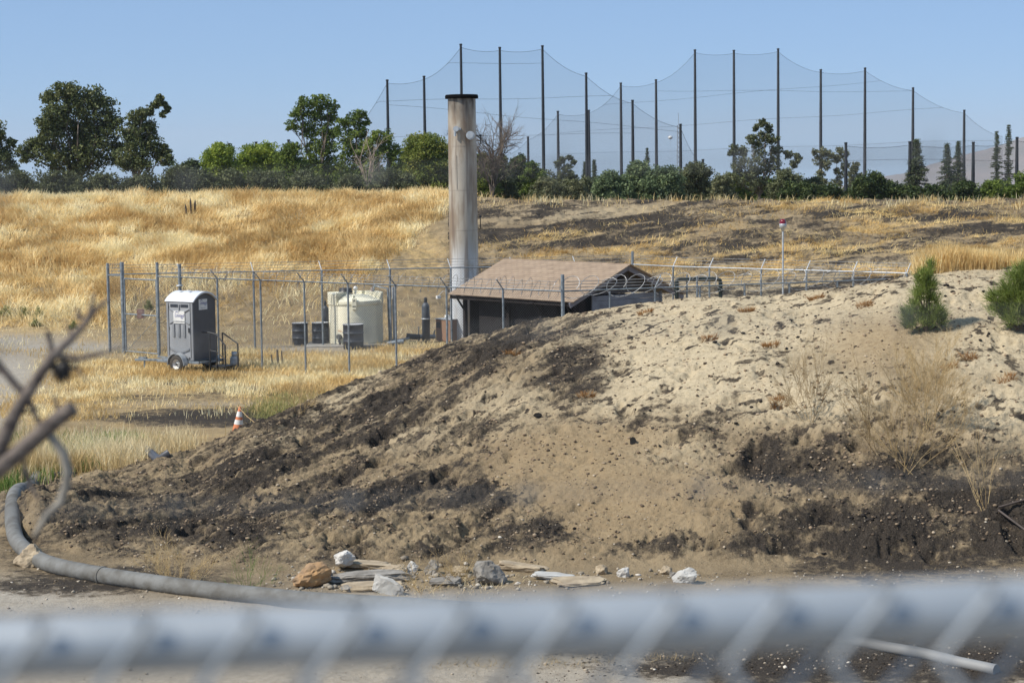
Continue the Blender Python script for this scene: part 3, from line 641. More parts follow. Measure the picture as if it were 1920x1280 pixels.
for k in (-.24, 0, .24): bar((k - .02, .78), (k - .02, 1.22), .09, .035)
bar((-.42, .08), (.42, .38), .07); bar((-.42, .38), (.42, .08), .072, .034)
bar((-.44, 1.22), (-.26, 1.30), .035); bar((-.26, 1.30), (.26, 1.30), .036); bar((.26, 1.30), (.44, 1.22), .035)
bar((-.44, 1.72), (-.22, 1.62), .03); bar((.44, 1.72), (.22, 1.62), .03); bar((0, 1.62), (0, 1.88), .05)
v = MB()
for sx in (-1, 1): 
    for j in range(5): v.box((sx * .23, y - .02, 1.79 + j * .022), (.34, .02, .008))
v.build('vent_slats', M_black, toi)
MB().box((TW / 2 - .16, y - .04, 1.02), (.03, .04, .16)).build('door_handle', M_black, door)
for z0 in (.3, 1.0, 1.7): MB().tube([(-TW / 2 + .12, y - .02, z0), (-TW / 2 + .12, y - .02, z0 + .12)], .012, 6).build('hinge', M_black, toi)
# roof: arched shell with lip
ro = archpts(-TD / 2 - .07, TD / 2 + .07, 1.97, .33); ri = archpts(-TD / 2 - .02, TD / 2 + .02, 1.95, .285)
poly = ro + list(reversed(ri))
rf = MB().prism(poly, TW + .12, MX, (-(TW + .12) / 2, 0, 0))
for i in range(len(rf.sm)): rf.sm[i] = False
rf.box((-.28, 0, 2.285), (.10, .5, .03)).box((.12, 0, 2.285), (.10, .5, .03))
roof = rf.build('roof', M_roofp, toi, bevel=.015)
g2 = MB().prism(archpts(-TD / 2 + .05, TD / 2 - .05, 1.99, .235) + [], .012, MX, (TW / 2 - .03, 0, 0)).build('gable_panel', M_body, toi)
MB().lathe([(.05, 0), (.05, .2), (.06, .2), (.06, .24), (.001, .25)], c=(-TW / 2 + .12, TD / 2 - .1, 2.02), n=12).build('vent_pipe', M_roofp, toi)
def text(name, s, size, M4, mt, parent, ext=.002, shear=0.0):
    c = D.curves.new(name, 'FONT'); c.body = s; c.size = size; c.align_x = 'CENTER'; c.align_y = 'CENTER'; c.extrude = ext; c.shear = shear
    t = D.objects.new('tmp', c); COL.objects.link(t); dg = bpy.context.evaluated_depsgraph_get(); me = D.meshes.new_from_object(t.evaluated_get(dg))
    D.objects.remove(t); o = link(name, me, mt, parent); o.matrix_local = M4; return o
def toilet_sign(M4, label):
    s = MB().box((0, 0, .002), (.50, .42, .008)).build('sign', M_white, toi); s.matrix_local = M4
    text('lettering', 'United', .155, Matrix.Translation((.02, .05, .008)), M_blue, s, shear=.15)
    text('lettering', 'SITE', .06, Matrix.Translation((.14, -.035, .008)), M_lblue, s)
    text('lettering', '800-864-5387', .05, Matrix.Translation((0, -.14, .008)), M_gink, s)
    ar = [(-.19 + .19 * i / 10, .11 + .06 * math.sin(math.pi * i / 10)) for i in range(11)]
    ar2 = [(p[0], p[1] + .022 * math.sin(math.pi * i / 10) + .002) for i, p in enumerate(ar)]
    MB().prism(list(reversed(ar2)) + ar, .004, Matrix.Identity(3), (0, 0, .006)).build('logo_arc', M_blue, s)
Rf = Matrix(((1, 0, 0, 0), (0, 0, -1, 0), (0, 1, 0, 0), (0, 0, 0, 1)))      # faces local -y
toilet_sign(Matrix.Translation((.0, y - .035, 1.45)) @ Rf, '')
Rs = Matrix.Rotation(rad(90), 4, 'Z') @ Rf                                   # faces local +x
toilet_sign(Matrix.Translation((TW / 2 - .02, -.06, 1.86)) @ Rs @ Matrix.Scale(.85, 4), '')
# trailer
tr = thing('toilet_trailer', 'small single-axle trailer with white-spoked wheel carrying the portable toilet', 'trailer', (to.x, to.y, 0), th_)
m = MB()
for yy in (-.62, .55): m.box((-.1, yy, .36), (1.9, .08, .08))
for xx in (-.95, -.3, .3, .85): m.box((xx, -.035, .36), (.08, 1.1, .07))
m.box((-.1, 0, .405), (1.35, 1.2, .02))
m.box((-1.55, -.45, .345), (1.1, .07, .07), rz=.32).box((-1.55, .35, .345), (1.1, .07, .07), rz=-.32)
m.build('chassis', M_galv, tr, bevel=.005)
MB().box((-2.2, -.1, .35), (.35, .08, .08)).build('tongue', M_galv, tr)
MB().tube([(-1.75, -.5, .05), (-1.75, -.5, .42)], .03, 8).build('jack_stand', M_galv, tr)
def wheel(x, y_, z_, flip):
    Mw = Matrix.Rotation(rad(90), 3, 'X')
    w_ = MB().lathe([(.17, -.08), (.27, -.085), (.295, -.06), (.3, 0), (.295, .06), (.27, .085), (.17, .08)], n=32, M=Mw).build('wheel', M_rubber, tr, loc=(x, y_, z_))
    MB().lathe([(.001, .02), (.045, .03), (.05, .0), (.12, -.02), (.155, .05), (.175, .07), (.175, -.07)], n=32, M=Mw).build('rim', M_white, w_)
    h = MB().lathe([(.001, .06), (.035, .055), (.04, .0)], n=12, M=Mw)
    for k in range(5): 
        q = k * 2 * math.pi / 5; h.lathe([(.001, .012), (.012, .01), (.012, -.02)], c=(.075 * math.cos(q), -.02, .075 * math.sin(q)), n=8, M=Mw)
    h.build('hub', M_black, w_)
wheel(.02, -.80, .3, 1); wheel(.02, .78, .3, -1)
for yy in (-.8, .78):
    f_ = [(.02 + .37 * math.cos(q), .3 + .37 * math.sin(q)) for q in np.linspace(-.1, math.pi + .1, 16)]; f2 = [(.02 + .355 * math.cos(q), .3 + .355 * math.sin(q)) for q in np.linspace(math.pi + .1, -.1, 16)]
    MB().prism(f_ + f2, .22, Matrix(((1, 0, 0), (0, 0, 1), (0, 1, 0))), (0, yy - .11, 0)).build('fender', M_galvL, tr)
m = MB()
for (x0, z1) in ((.95, 1.35), (1.25, 1.3), (1.62, .95)): m.tube([(x0, -.2, .05), (x0, -.2, z1)], .028, 8)
m.tube([(.62, -.2, 1.35), (.95, -.2, 1.35), (1.25, -.2, 1.3), (1.62, -.2, .95)], .026, 8); m.tube([(.95, -.2, .75), (1.25, -.2, .72), (1.62, -.2, .45)], .02, 8)
for x0 in (.95, 1.62): m.tube([(x0, .45, .05), (x0, .45, 1.3 if x0 < 1 else .95)], .025, 8)
m.tube([(.95, .45, 1.3), (1.62, .45, .95)], .024, 8)
m.box((1.25, .12, .22), (.6, .6, .04)).box((1.5, .12, .12), (.3, .6, .04)); m.build('step_rail', M_black, tr)
# propane bottle
q = T(440, 692) or G(440, 692); s_ = 1.0
pb = thing('gas_bottle', 'small grey gas bottle on the ground right of the toilet steps', 'gas bottle', (q.x, q.y, q.z))
MB().lathe([(.001, .06), (.12, .07), (.15, .13), (.155, .2), (.155, .34), (.13, .42), (.05, .47), (.001, .47)], n=24).build('tank', mat('dull_steel', (.5, .5, .49), rough=.5, c2=(.3, .28, .26), vs=8), pb)
MB().lathe([(.11, 0), (.12, 0), (.12, .08), (.11, .08)], n=20).build('foot_ring', M_galv, pb)
MB().lathe([(.09, .45), (.095, .45), (.09, .6), (.085, .6)], n=20).build('collar', M_galvL, pb); MB().tube([(0, 0, .46), (0, 0, .56)], .02, 8).build('valve', M_galvL, pb)
# ================================================================ TANK, DRUMS, BOTTLES
q = G(666, 650, 0); TX, TY = q.x, G(640, 650, 0).y + .9; TX = (667 - 960) / F * TY
tk = thing('storage_tank', 'large round cream plastic tank with black lid and ribbed wall', 'tank', (TX, TY, .08), 0)
R0 = 1.03
prof = [(.001, 0), (R0, 0)]
for i in range(30): z_ = .02 + i * .048; prof += [(R0, z_), (R0 + .008, z_ + .012), (R0 + .008, z_ + .03), (R0, z_ + .04)]
prof += [(R0, 1.47), (R0 + .03, 1.49), (R0 + .035, 1.52)]
wall = MB().lathe(prof, n=72).build('wall', M_cream, tk)
MB().lathe([(R0 + .035, 1.52), (R0 + .02, 1.56), (R0 - .02, 1.66), (.8, 1.76), (.3, 1.86), (.001, 1.88)], n=72).build('dome', M_cream, tk)
def sector(a0, a1, r0, r1, z0, z1, z2=None, n=10):
    aa = np.linspace(rad(a0), rad(a1), n); z2 = z1 if z2 is None else z2
    vs = [];
    for a_ in aa: 
        for r_, zz in ((r0, z0), (r1, z0), (r1, z1), (r0, z2)): vs.append((r_ * math.cos(a_), r_ * math.sin(a_), zz))
    fs = [(0, 1, 2, 3), tuple(len(vs) - 4 + k for k in (3, 2, 1, 0))]
    for i in range(n - 1):
        for k in range(4): fs.append((i * 4 + k, i * 4 + (k + 1) % 4, i * 4 + 4 + (k + 1) % 4, i * 4 + 4 + k))
    return vs, fs
sh = MB()
for a0, a1 in ((175, 232), (118, 172), (-20, 38), (60, 100)):
    sh.add(*sector(a0, a1, .45, R0 + .034, 1.5, 1.93, 1.96))
sh.build('shoulder', M_cream, tk, bevel=.02)
MB().add(*sector(237, 268, .55, R0 + .05, 1.53, 1.66, 1.9)).add(*sector(272, 335, .55, R0 + .05, 1.53, 1.66, 1.88)).build('deck_step', M_cream, tk, bevel=.02)
lid = MB().lathe([(.27, 0), (.27, .05), (.25, .06), (.25, .16), (.24, .18), (.001, .19)], c=(-.38, .05, 1.92), n=28).build('lid', M_black, tk)
MB().tube([(.0, .1, 1.85), (.0, .1, 2.03)], .035, 8).lathe([(.001, -.09), (.06, -.07), (.09, 0), (.07, .06), (.001, .09)], c=(0, .1, 2.08), n=16).build('breather', M_white, tk)
MB().tube([(.62, .1, 1.85), (.62, .1, 2.1)], .035, 8).build('inlet_stub', mat('pink_primer', (.62, .5, .5)), tk)
bk = MB().box((.03, -R0 - .04, 1.6), (.18, .1, .34)).box((.03, -R0 - .05, 1.42), (.16, .08, .14)); bk.build('bracket', M_cream, tk, bevel=.01)
text('lettering', 'A', .13, Matrix.Translation((.03, -R0 - .095, 1.68)) @ Rf, M_black, tk)
Mq = Matrix.Rotation(rad(-32), 4, 'Z')
text('lettering', '70100', .13, Mq @ Matrix.Translation((0, -R0 - .045, 1.80)) @ Rf, mat('gray_brown_ink', (.22, .2, .16)), tk)
text('lettering', 'Flow', .10, Mq @ Matrix.Translation((.02, -R0 - .02, .52)) @ Rf, mat('orange_ink', (.6, .22, .06)), tk)
va = MB(); va.tube([(0, -R0 + .02, .3), (0, -R0 - .12, .3)], .1, 14); va.tube([(0, -R0 - .1, .36), (.05, -R0 - .14, .16), (.1, -R0 - .14, .02)], .045, 10); va.tube([(-.06, -R0 - .1, .38), (0, -R0 - .1, .42), (.06, -R0 - .1, .38)], .012, 6)
vo = va.build('valve', mat('valve_gray', (.2, .2, .19), rough=.4, metal=.4, c2=(.1, .1, .1)), tk); vo.matrix_local = Mq
slab = MB().box((0, 0, .04), (3.1, 1.9, .1)).build('concrete_pad', M_conc, None, bevel=.01, loc=(TX - .3, TY - .55, 0)); tag(slab, 'thin pale concrete pad under the cream tank', 'slab')
def drum(px, py, h, r, label, first=[None]):
    q = G(px, py, .0)
    if first[0] is None:
        t = thing('drum', label, 'drum', (q.x, q.y, zat(q.x, q.y)), random.random(), 'dark steel drums beside the cream tank')
        pr = [(.001, 0), (.29, 0)]
        for z_ in (0, .29, .58): pr += [(.29, z_ + .02), (.29, z_ + .27), (.302, z_ + .28), (.302, z_ + .295)]
        pr += [(.29, .88), (.3, .885), (.3, .9)]
        MB().lathe(pr, n=36).build('barrel', M_drum, t); MB().lathe([(.3, .895), (.3, .91), (.28, .91), (.275, .895), (.001, .895)], n=36).build('drum_lid', M_drumlid, t)
        hp = MB()
        for z_ in (.3, .6): hp.lathe([(.3, z_ - .006), (.307, z_), (.3, z_ + .008)], n=36)
        hp.build('hoop', M_galv, t)
        first[0] = t
    else:
        t = first[0].copy(); COL.objects.link(t); t.location = (q.x, q.y, zat(q.x, q.y)); t['label'] = label
        for c in first[0].children: k = c.copy(); COL.objects.link(k); k.parent = t
    t.scale = (r / .3, r / .3, h / .9)
drum(563, 647, .84, .31, 'leftmost dark blue steel drum, standing apart left of the tank')
drum(601, 647, .86, .33, 'dark steel drum right against the left side of the tank')
drum(663, 654, .93, .395, 'widest dark steel drum, in front of the cream tank')
def bottle(px, py, h, r, label, ring=True, mt=None):
    q = G(px, py, 0); t = thing('gas_cylinder', label, 'gas cylinder', (q.x, q.y, 0))
    MB().lathe([(.001, 0), (r, 0), (r, h * .78), (r * .92, h * .82), (r * .55, h * .87), (r * .4, h * .88)], n=24).build('cylinder', mt or mat('cyl_blue', (.07, .085, .115), rough=.5, c2=(.045, .05, .06), vs=6), t)
    MB().lathe([(r * .42, h * .86), (r * .42, h * .97), (r * .3, h), (.001, h)], n=14).build('cap', M_black, t)
    if ring: MB().lathe([(r, h * .5), (r * 1.12, h * .5), (r * 1.12, h * .53), (r, h * .53)], n=24).build('strap', M_galvL, t)
bottle(611, 643, 1.65, .13, 'dark gas cylinder half hidden between drum and cream tank', ring=False)
bottle(799, 640, 1.72, .155, 'tall dark blue gas cylinder with pale strap, left of the brown cabinet', mt=mat('cyl_grey', (.11, .13, .155), rough=.5, c2=(.05, .06, .08), vs=2))
# inverted L pipe on the tank
q0 = G(727, 650, 0); q0.y = TY; 
def W(px, py, Y): return P(px, py, Y)
t = tag(MB().tube([W(699, 553, TY + .1), W(702, 536, TY + .1), W(727, 541, TY), W(729, 590, TY), W(731, 639, TY)], .045, 8).tube([W(731, 639, TY), W(752, 637, TY), W(768, 634, TY)], .05, 8).build('overhead_pipe', M_galv),
        'grey pipe rising beside the tank and bending over its top', 'pipe')
t = tag(MB().tube([W(736.5, 538, TY + .3), W(738, 590, TY + .3), W(740, 639, TY + .3)], .05, 8).build('pipe_post', M_galvL), 'pale upright post directly right of the pipe beside the tank', 'post')
# dark horizontal pipe on stand
t = thing('pipe_on_stand', 'thick dark pipe lying on stands left of the brown cabinet', 'pipe', G(790, 640, 0))
o = Vector(t.location)
MB().tube([W(762, 630, o.y) - o, W(788, 632, o.y) - o], .11, 14).build('dark_sleeve', M_black, t)
MB().tube([W(788, 631, o.y) - o, W(817, 631, o.y) - o], .085, 14).tube([W(812, 631, o.y) - o, W(816, 618, o.y) - o], .03, 8).build('pipe', M_galv, t)
MB().tube([W(785, 612, o.y) - o, W(785, 640, o.y) - o], .025, 6).tube([W(805, 591, o.y) - o, W(805, 652, o.y - .1) - o], .03, 6).build('stand', M_galv, t)
t = tag(MB().tube([W(726, 645, 77.5), W(757, 640, 77.5)], .1, 12).build('short_pipe', M_galv), 'short grey pipe lying on the ground right of the tank', 'pipe')
# brown cabinet under the shed edge
cb = G(845, 636, 0); cy = cb.y - .5
cab = thing('brown_cabinet', 'brown steel cabinet at the left end of the shed', 'cabinet', ((845 - 960) / F * cy, cy, 0), rad(-45))
cw = .85
MB().box((0, 0, .42), (.82, .82, .84)).build('cabinet_body', M_brownbox, cab, bevel=.01)
MB().box((-.25, -.42, .62), (.18, .04, .22)).box((.26, -.42, .66), (.07, .03, .1)).build('vent', M_black, cab)
MB().box((0, 0, .855), (.88, .88, .03)).build('cabinet_top', M_galvL, cab)
MB().tube([(-.2, -.1, .87), (.1, 0, 1.06), (.15, .1, .87)], .02, 6).build('handle', M_galv, cab)
MB().lathe([(.1, 0), (.1, .1), (.001, .12)], c=(-.3, .1, .87), n=12).build('cap', M_white, cab)
# ================================================================ FLARE STACK
sy = 80.0; sc0 = P(872, 636, sy); ST = 9.47
M_stack = D.materials.new('stack_steel'); M_stack.use_nodes = True
def stackmat(m):
    nt = m.node_tree; N = nt.nodes; L = nt.links; b = N['Principled BSDF']; b.inputs['Roughness'].default_value = .5; b.inputs['Metallic'].default_value = .25
    tc = N.new('ShaderNodeTexCoord'); sp = N.new('ShaderNodeSeparateXYZ'); L.new(tc.outputs['Object'], sp.inputs[0])
    def noise(sc, st, det=5):
        mp = N.new('ShaderNodeMapping'); mp.inputs['Scale'].default_value = st; L.new(tc.outputs['Object'], mp.inputs[0])
        n = N.new('ShaderNodeTexNoise'); n.inputs['Scale'].default_value = sc; n.inputs['Detail'].default_value = det; L.new(mp.outputs[0], n.inputs['Vector']); return n.outputs['Fac']
    def mr(v, a, b_, c=0, d=1):
        q = N.new('ShaderNodeMapRange'); L.new(v, q.inputs[0]); q.interpolation_type = 'SMOOTHSTEP'
        for i, k in enumerate((a, b_, c, d)): q.inputs[i + 1].default_value = k
        return q.outputs[0]
    def mul(a, c):
        q = N.new('ShaderNodeMath'); q.operation = 'MULTIPLY'; L.new(a, q.inputs[0])
        if isinstance(c, float): q.inputs[1].default_value = c
        else: L.new(c, q.inputs[1])
        return q.outputs[0]
    def mix(f, a, c):
        q = N.new('ShaderNodeMix'); q.data_type = 'RGBA'; L.new(f, q.inputs[0])
        for i, k in ((6, a), (7, c)):
            if isinstance(k, tuple): q.inputs[i].default_value = (*k, 1)
            else: L.new(k, q.inputs[i])
        return q.outputs[2]
    z = sp.outputs['Z']
    low = mr(z, 2.2, 4.2, 1, 0)
    col = mix(low, (.47, .42, .345), (.68, .71, .74))
    col = mix(mul(mr(noise(1.2, (1.3, 1.3, .35)), .44, .62), .8), col, (.25, .175, .11))
    col = mix(mul(mr(noise(2.5, (2, 2, .12)), .48, .64), .6), col, (.17, .12, .09))
    col = mix(mul(mr(noise(2.2, (1, 1, .5)), .52, .75), mr(z, 1.5, 6, .6, .0)), col, (.52, .40, .24))
    col = mix(mul(mr(z, ST - 1.1, ST - .1), mr(noise(3, (1, 1, .3)), .3, .6, .35, 1.0)), col, (.035, .025, .02))
    L.new(col, b.inputs['Base Color'])
stackmat(M_stack)
stk = thing('flare_stack', 'tall weathered steel flare stack with black rim', 'flare stack', (sc0.x, sy, 0))
stk.rotation_euler = (0, 0, 0)
pr = []
for z_ in np.linspace(0, ST, 40): pr.append((.575 - .035 * z_ / ST, z_))
MB().lathe(pr, n=64).build('shell', M_stack, stk)
rg = MB()
for z_ in (2.9, 4.3, 5.85, 7.55): 
    r_ = .578 - .035 * z_ / ST; rg.lathe([(r_ - .01, z_ - .01), (r_ + .004, z_), (r_ - .01, z_ + .01)], n=64)
rg.build('weld_seam', mat('seam', (.25, .2, .16)), stk)
MB().lathe([(.5, ST - .08), (.64, ST - .08), (.65, ST), (.62, ST + .07), (.5, ST + .08), (.48, ST - .05)], n=64).build('rim', mat('burnt_rim', (.006, .005, .005), rough=.95, spec=.05), stk)
fx = MB(); c_ = W(856, 242, sy - .5) - Vector(stk.location)
fx.tube([c_ + Vector((0, .1, 0)), c_ + Vector((-.02, -.22, 0))], .11, 14); fx.tube([c_ + Vector((-.06, -.1, -.05)), c_ + Vector((-.06, -.1, -.28))], .05, 8); fx.box(c_ + Vector((.1, -.1, 0)), (.12, .1, .1))
fx.build('igniter_port', M_galvL, stk)
c_ = W(882, 254, sy - .5) - Vector(stk.location)
MB().tube([c_ + Vector((0, .2, 0)), c_ + Vector((0, -.12, 0))], .12, 18).tube([c_ + Vector((0, -.1, 0)), c_ + Vector((0, -.2, 0))], .165, 20).tube([c_ + Vector((0, -.19, 0)), c_ + Vector((0, -.24, 0))], .11, 18).build('flange_port', M_galvL, stk)
for (a_, b_) in ((255, 270), (407, 428)):
    p0 = W(893, a_, sy) - Vector(stk.location); MB().tube([p0, p0 + Vector((.16, 0, 0)), p0 + Vector((.16, 0, -(b_ - a_) / 48)), p0 + Vector((.1, 0, -(b_ - a_) / 44))], .02, 6).box(p0 + Vector((.16, 0, .02)), (.1, .08, .07)).build('bracket', M_black, stk)
p0 = (-.30, -.5)
MB().tube([(-.22, -.515, 5.9), (-.22, -.51, 7.2)], .015, 6).build('rib', M_stack, stk)
# ================================================================ SHED
E1 = G(1071, 567.5, 2.2); E2 = G(839, 552.5, 2.2); E3 = G(1290, 552, 2.2)
ax = (E2 - E1); SL = ax.length; ax.normalize(); gx = E3 - E1; SWd = 5.45; gx = Vector((-ax.y, ax.x, 0)); gx = gx if gx.x > 0 else -gx
ang = math.atan2(ax.y, ax.x)                # local x runs along the ridge, away to the left
shd = thing('shed', 'low timber shed with shallow tan shingle roof and dark open side', 'shed', (E1.x, E1.y, 0), ang)
# local frame: x along ridge (0 = near gable), y: toward gx is local -y or +y
sgn = 1 if Vector((-math.sin(ang), math.cos(ang), 0)).dot(gx) > 0 else -1
M_shing = D.materials.new('shingles'); M_shing.use_nodes = True
nt = M_shing.node_tree; b = nt.nodes['Principled BSDF']; b.inputs['Roughness'].default_value = .9
tc = nt.nodes.new('ShaderNodeTexCoord'); br = nt.nodes.new('ShaderNodeTexBrick'); nt.links.new(tc.outputs['Object'], br.inputs['Vector'])
br.inputs['Scale'].default_value = 1.0; br.inputs['Brick Width'].default_value = .32; br.inputs['Row Height'].default_value = .15; br.inputs['Mortar Size'].default_value = .012
br.inputs['Color1'].default_value = (.38, .285, .20, 1); br.inputs['Color2'].default_value = (.32, .24, .17, 1); br.inputs['Mortar'].default_value = (.21, .155, .115, 1)
nn = nt.nodes.new('ShaderNodeTexNoise'); nn.inputs['Scale'].default_value = 2.5; nn.inputs['Detail'].default_value = 6; nt.links.new(tc.outputs['Object'], nn.inputs['Vector'])
mx = nt.nodes.new('ShaderNodeMix'); mx.data_type = 'RGBA'; mx.blend_type = 'MULTIPLY'; mx.inputs[0].default_value = .8
rr = nt.nodes.new('ShaderNodeValToRGB'); rr.color_ramp.elements[0].position = .3; rr.color_ramp.elements[0].color = (.72, .70, .68, 1); rr.color_ramp.elements[1].position = .7; rr.color_ramp.elements[1].color = (1, 1, 1, 1)
nt.links.new(nn.outputs['Fac'], rr.inputs[0]); nt.links.new(br.outputs['Color'], mx.inputs[6]); nt.links.new(rr.outputs[0], mx.inputs[7]); nt.links.new(mx.outputs[2], b.inputs['Base Color'])
RZ = 3.36; EZ = 2.2; HW = SWd / 2; sl_ = math.hypot(HW, RZ - EZ); an_ = math.atan2(RZ - EZ, HW)
def slope(side):      # side 0: near eave, 1: far
    m = MB(); N = 9
    for k in range(N):      # overlapping shingle courses
        s0 = sl_ * k / N; s1 = sl_ * (k + 1) / N + .03
        m.box((SL / 2 - .05, (s0 + s1) / 2, .014 + .0), (SL + .1, s1 - s0, .03), M=Matrix.Rotation(rad(-.5), 3, 'X'))
    o_ = m.build('roof', M_shing, shd)
    if side == 0: o_.matrix_local = Matrix.Translation((0, 0, EZ)) @ Matrix.Scale(sgn, 4, (0, 1, 0)) @ Matrix.Rotation(an_, 4, 'X')
    else: o_.matrix_local = Matrix.Translation((0, sgn * SWd, EZ)) @ Matrix.Scale(-sgn, 4, (0, 1, 0)) @ Matrix.Rotation(an_, 4, 'X')
slope(0); slope(1)
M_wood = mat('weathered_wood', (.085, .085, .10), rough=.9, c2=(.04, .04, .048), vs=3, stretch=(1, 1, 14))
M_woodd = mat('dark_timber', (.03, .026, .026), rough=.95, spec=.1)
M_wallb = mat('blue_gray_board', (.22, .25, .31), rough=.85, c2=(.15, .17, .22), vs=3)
def L(x, yl, z): return (x, sgn * yl, z)
# barge boards, gable siding
m = MB()
for s_ in (0, 1):
    c = Vector(L(.06, HW / 2 if s_ == 0 else SWd - HW / 2, (RZ + EZ) / 2 - .10)); r_ = Matrix.Rotation((an_ if s_ == 0 else -an_) * sgn, 3, 'X'); m.box(c, (.05, sl_ + .03, .17), M=r_)
m.build('barge_board', mat('grey_barge', (.22, .22, .26), rough=.8), shd)
sd = MB(); z_ = 1.2; k = 0
while z_ < RZ - .35:
    half = min((RZ - .22 - z_) / (RZ - EZ) * HW, HW - .55)
    if half > .1 and z_ > 2.28: sd.box(L(.5 + .012 * (k % 2), HW, z_ + .07), (.03, 2 * half, .135), M=Matrix.Rotation(0, 3, 'X'))
    z_ += .145; k += 1
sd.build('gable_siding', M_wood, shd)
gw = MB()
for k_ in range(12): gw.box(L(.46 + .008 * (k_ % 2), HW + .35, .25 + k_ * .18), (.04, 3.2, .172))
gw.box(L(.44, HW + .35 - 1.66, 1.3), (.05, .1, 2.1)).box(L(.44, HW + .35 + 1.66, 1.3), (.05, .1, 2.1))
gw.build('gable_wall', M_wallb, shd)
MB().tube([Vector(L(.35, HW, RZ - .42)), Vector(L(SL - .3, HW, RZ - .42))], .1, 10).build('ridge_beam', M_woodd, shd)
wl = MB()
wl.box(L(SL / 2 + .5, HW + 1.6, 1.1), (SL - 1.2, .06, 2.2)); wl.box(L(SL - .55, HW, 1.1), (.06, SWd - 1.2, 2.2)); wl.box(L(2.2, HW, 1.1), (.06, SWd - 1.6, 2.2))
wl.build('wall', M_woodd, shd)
for x_ in (.35, 2.0, 3.7, SL - .45):
    MB().box(L(x_, .45, 1.05), (.12, .12, 2.2)).build('roof_post', M_woodd, shd)
    MB().tube([Vector(L(x_, .45, 1.6)), Vector(L(x_, .05, 2.12))], .035, 6).build('brace', M_woodd, shd)
MB().box(L(.5, .9, 1.2), (.16, .3, 2.2)).build('roof_post', M_woodd, shd)
MB().box(L(SL / 2, .1, 2.12), (SL - .1, .05, .12)).build('fascia', M_woodd, shd)
m = MB()
for k in range(12): m.box(L(.4 + k * (SL - .8) / 11, HW / 2, (RZ + EZ) / 2 - .09), (.05, sl_ - .2, .1), M=Matrix.Rotation(an_ * sgn, 3, 'X'))
m.build('rafters', M_woodd, shd)
MB().tube([Vector(L(3.1, .9, 0)), Vector(L(3.1, .9, 2.1))], .06, 8).build('support', M_galv, shd)
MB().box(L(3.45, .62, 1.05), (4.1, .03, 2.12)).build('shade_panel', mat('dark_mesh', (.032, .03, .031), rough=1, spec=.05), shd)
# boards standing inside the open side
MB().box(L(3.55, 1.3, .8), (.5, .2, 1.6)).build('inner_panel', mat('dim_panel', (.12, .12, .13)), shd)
# floodlight on thin arm (white) left of the shed
q = W(822, 557, 71); t = thing('floodlight', 'small white floodlight hanging left of the shed eave', 'lamp', (q.x, q.y, q.z))
MB().box((0, 0, 0), (.14, .12, .1), rz=.5).tube([(0, 0, .05), (.16, .3, .2), (.34, .62, .1)], .008, 5).build('lamp_head', M_white, t)
# ================================================================ GREEN PIPE, BEACON
gy = 69.5
gp = thing('green_pipe_frame', 'dark green pipe shaped like an upturned U behind the mound crest', 'pipe', G(1310, 640, 0)); gp.location = (W(1310, 540, gy).x, gy, 0); o = Vector(gp.location)
def rel_(px, py, dy=0): return W(px, py, gy + dy) - o
m = MB().tube([rel_(1269, 620), rel_(1269, 530), rel_(1269.5, 525), rel_(1274, 523.5), rel_(1345, 523.5), rel_(1350, 525), rel_(1351, 530), rel_(1351, 620)], .068, 16)
m.build('pipe', M_dkgreen, gp)
m = MB()
for px in (1269, 1351): m.tube([rel_(px, 541), rel_(px, 546)], .095, 16)
m.tube([rel_(1300, 523.5), rel_(1302, 523.5)], .082, 16); m.tube([rel_(1335, 523.5), rel_(1337, 523.5)], .076, 16); m.build('collar', M_dkgreen, gp)
MB().tube([rel_(1288, 515, .1), rel_(1288, 620, .1)], .03, 8).tube([rel_(1307, 517, -.1), rel_(1307, 620, -.1)], .035, 8).build('support_post', M_galv, gp)
by = 70.0; bc = thing('warning_beacon', 'red-domed beacon lamp on a thin grey pole at right', 'beacon lamp', (W(1468, 640, by).x, by, 0)); o = Vector(bc.location)
MB().tube([Vector((0, 0, -.2)), W(1468, 433, by) - o], .032, 10).build('pole', M_galvL, bc)
zt = (W(1468, 425, by) - o).z
MB().lathe([(.001, zt - .16), (.05, zt - .15), (.06, zt - .06), (.12, zt - .03), (.128, zt + .08), (.12, zt + .1), (.001, zt + .1)], c=(.0, 0, 0), n=24).build('housing', M_galvL, bc)
m_red = D.materials.new('red_lens'); m_red.use_nodes = True; b = m_red.node_tree.nodes['Principled BSDF']
b.inputs['Base Color'].default_value = (.17, .004, .01, 1); b.inputs['Roughness'].default_value = .12; b.inputs['Coat Weight'].default_value = .6
MB().lathe([(.118, zt + .09), (.115, zt + .16), (.09, zt + .235), (.05, zt + .26), (.001, zt + .265)], n=24).build('lens', m_red, bc)
# stakes in the dry weeds
for px, hp, lb in ((509, 22, 'short grey wooden stake, leftmost of the three inside the front fence'), (520, 31, 'tallest weathered stake, middle of the three inside the front fence'), (528, 29, 'thin stake, rightmost of the three inside the front fence')):
    q = G(px + 2, 686, 0); tag(MB().tube([(0, 0, -.1), (-.03, 0, hp / 55.0)], [.05 if hp == 31 else .03, .04 if hp == 31 else .025], 7).build('wooden_stake', mat('stake', (.24, .2, .15), c2=(.1, .09, .07), vs=12), loc=(q.x, q.y, 0)), lb, 'stake', 'stakes in the weeds inside the fence')
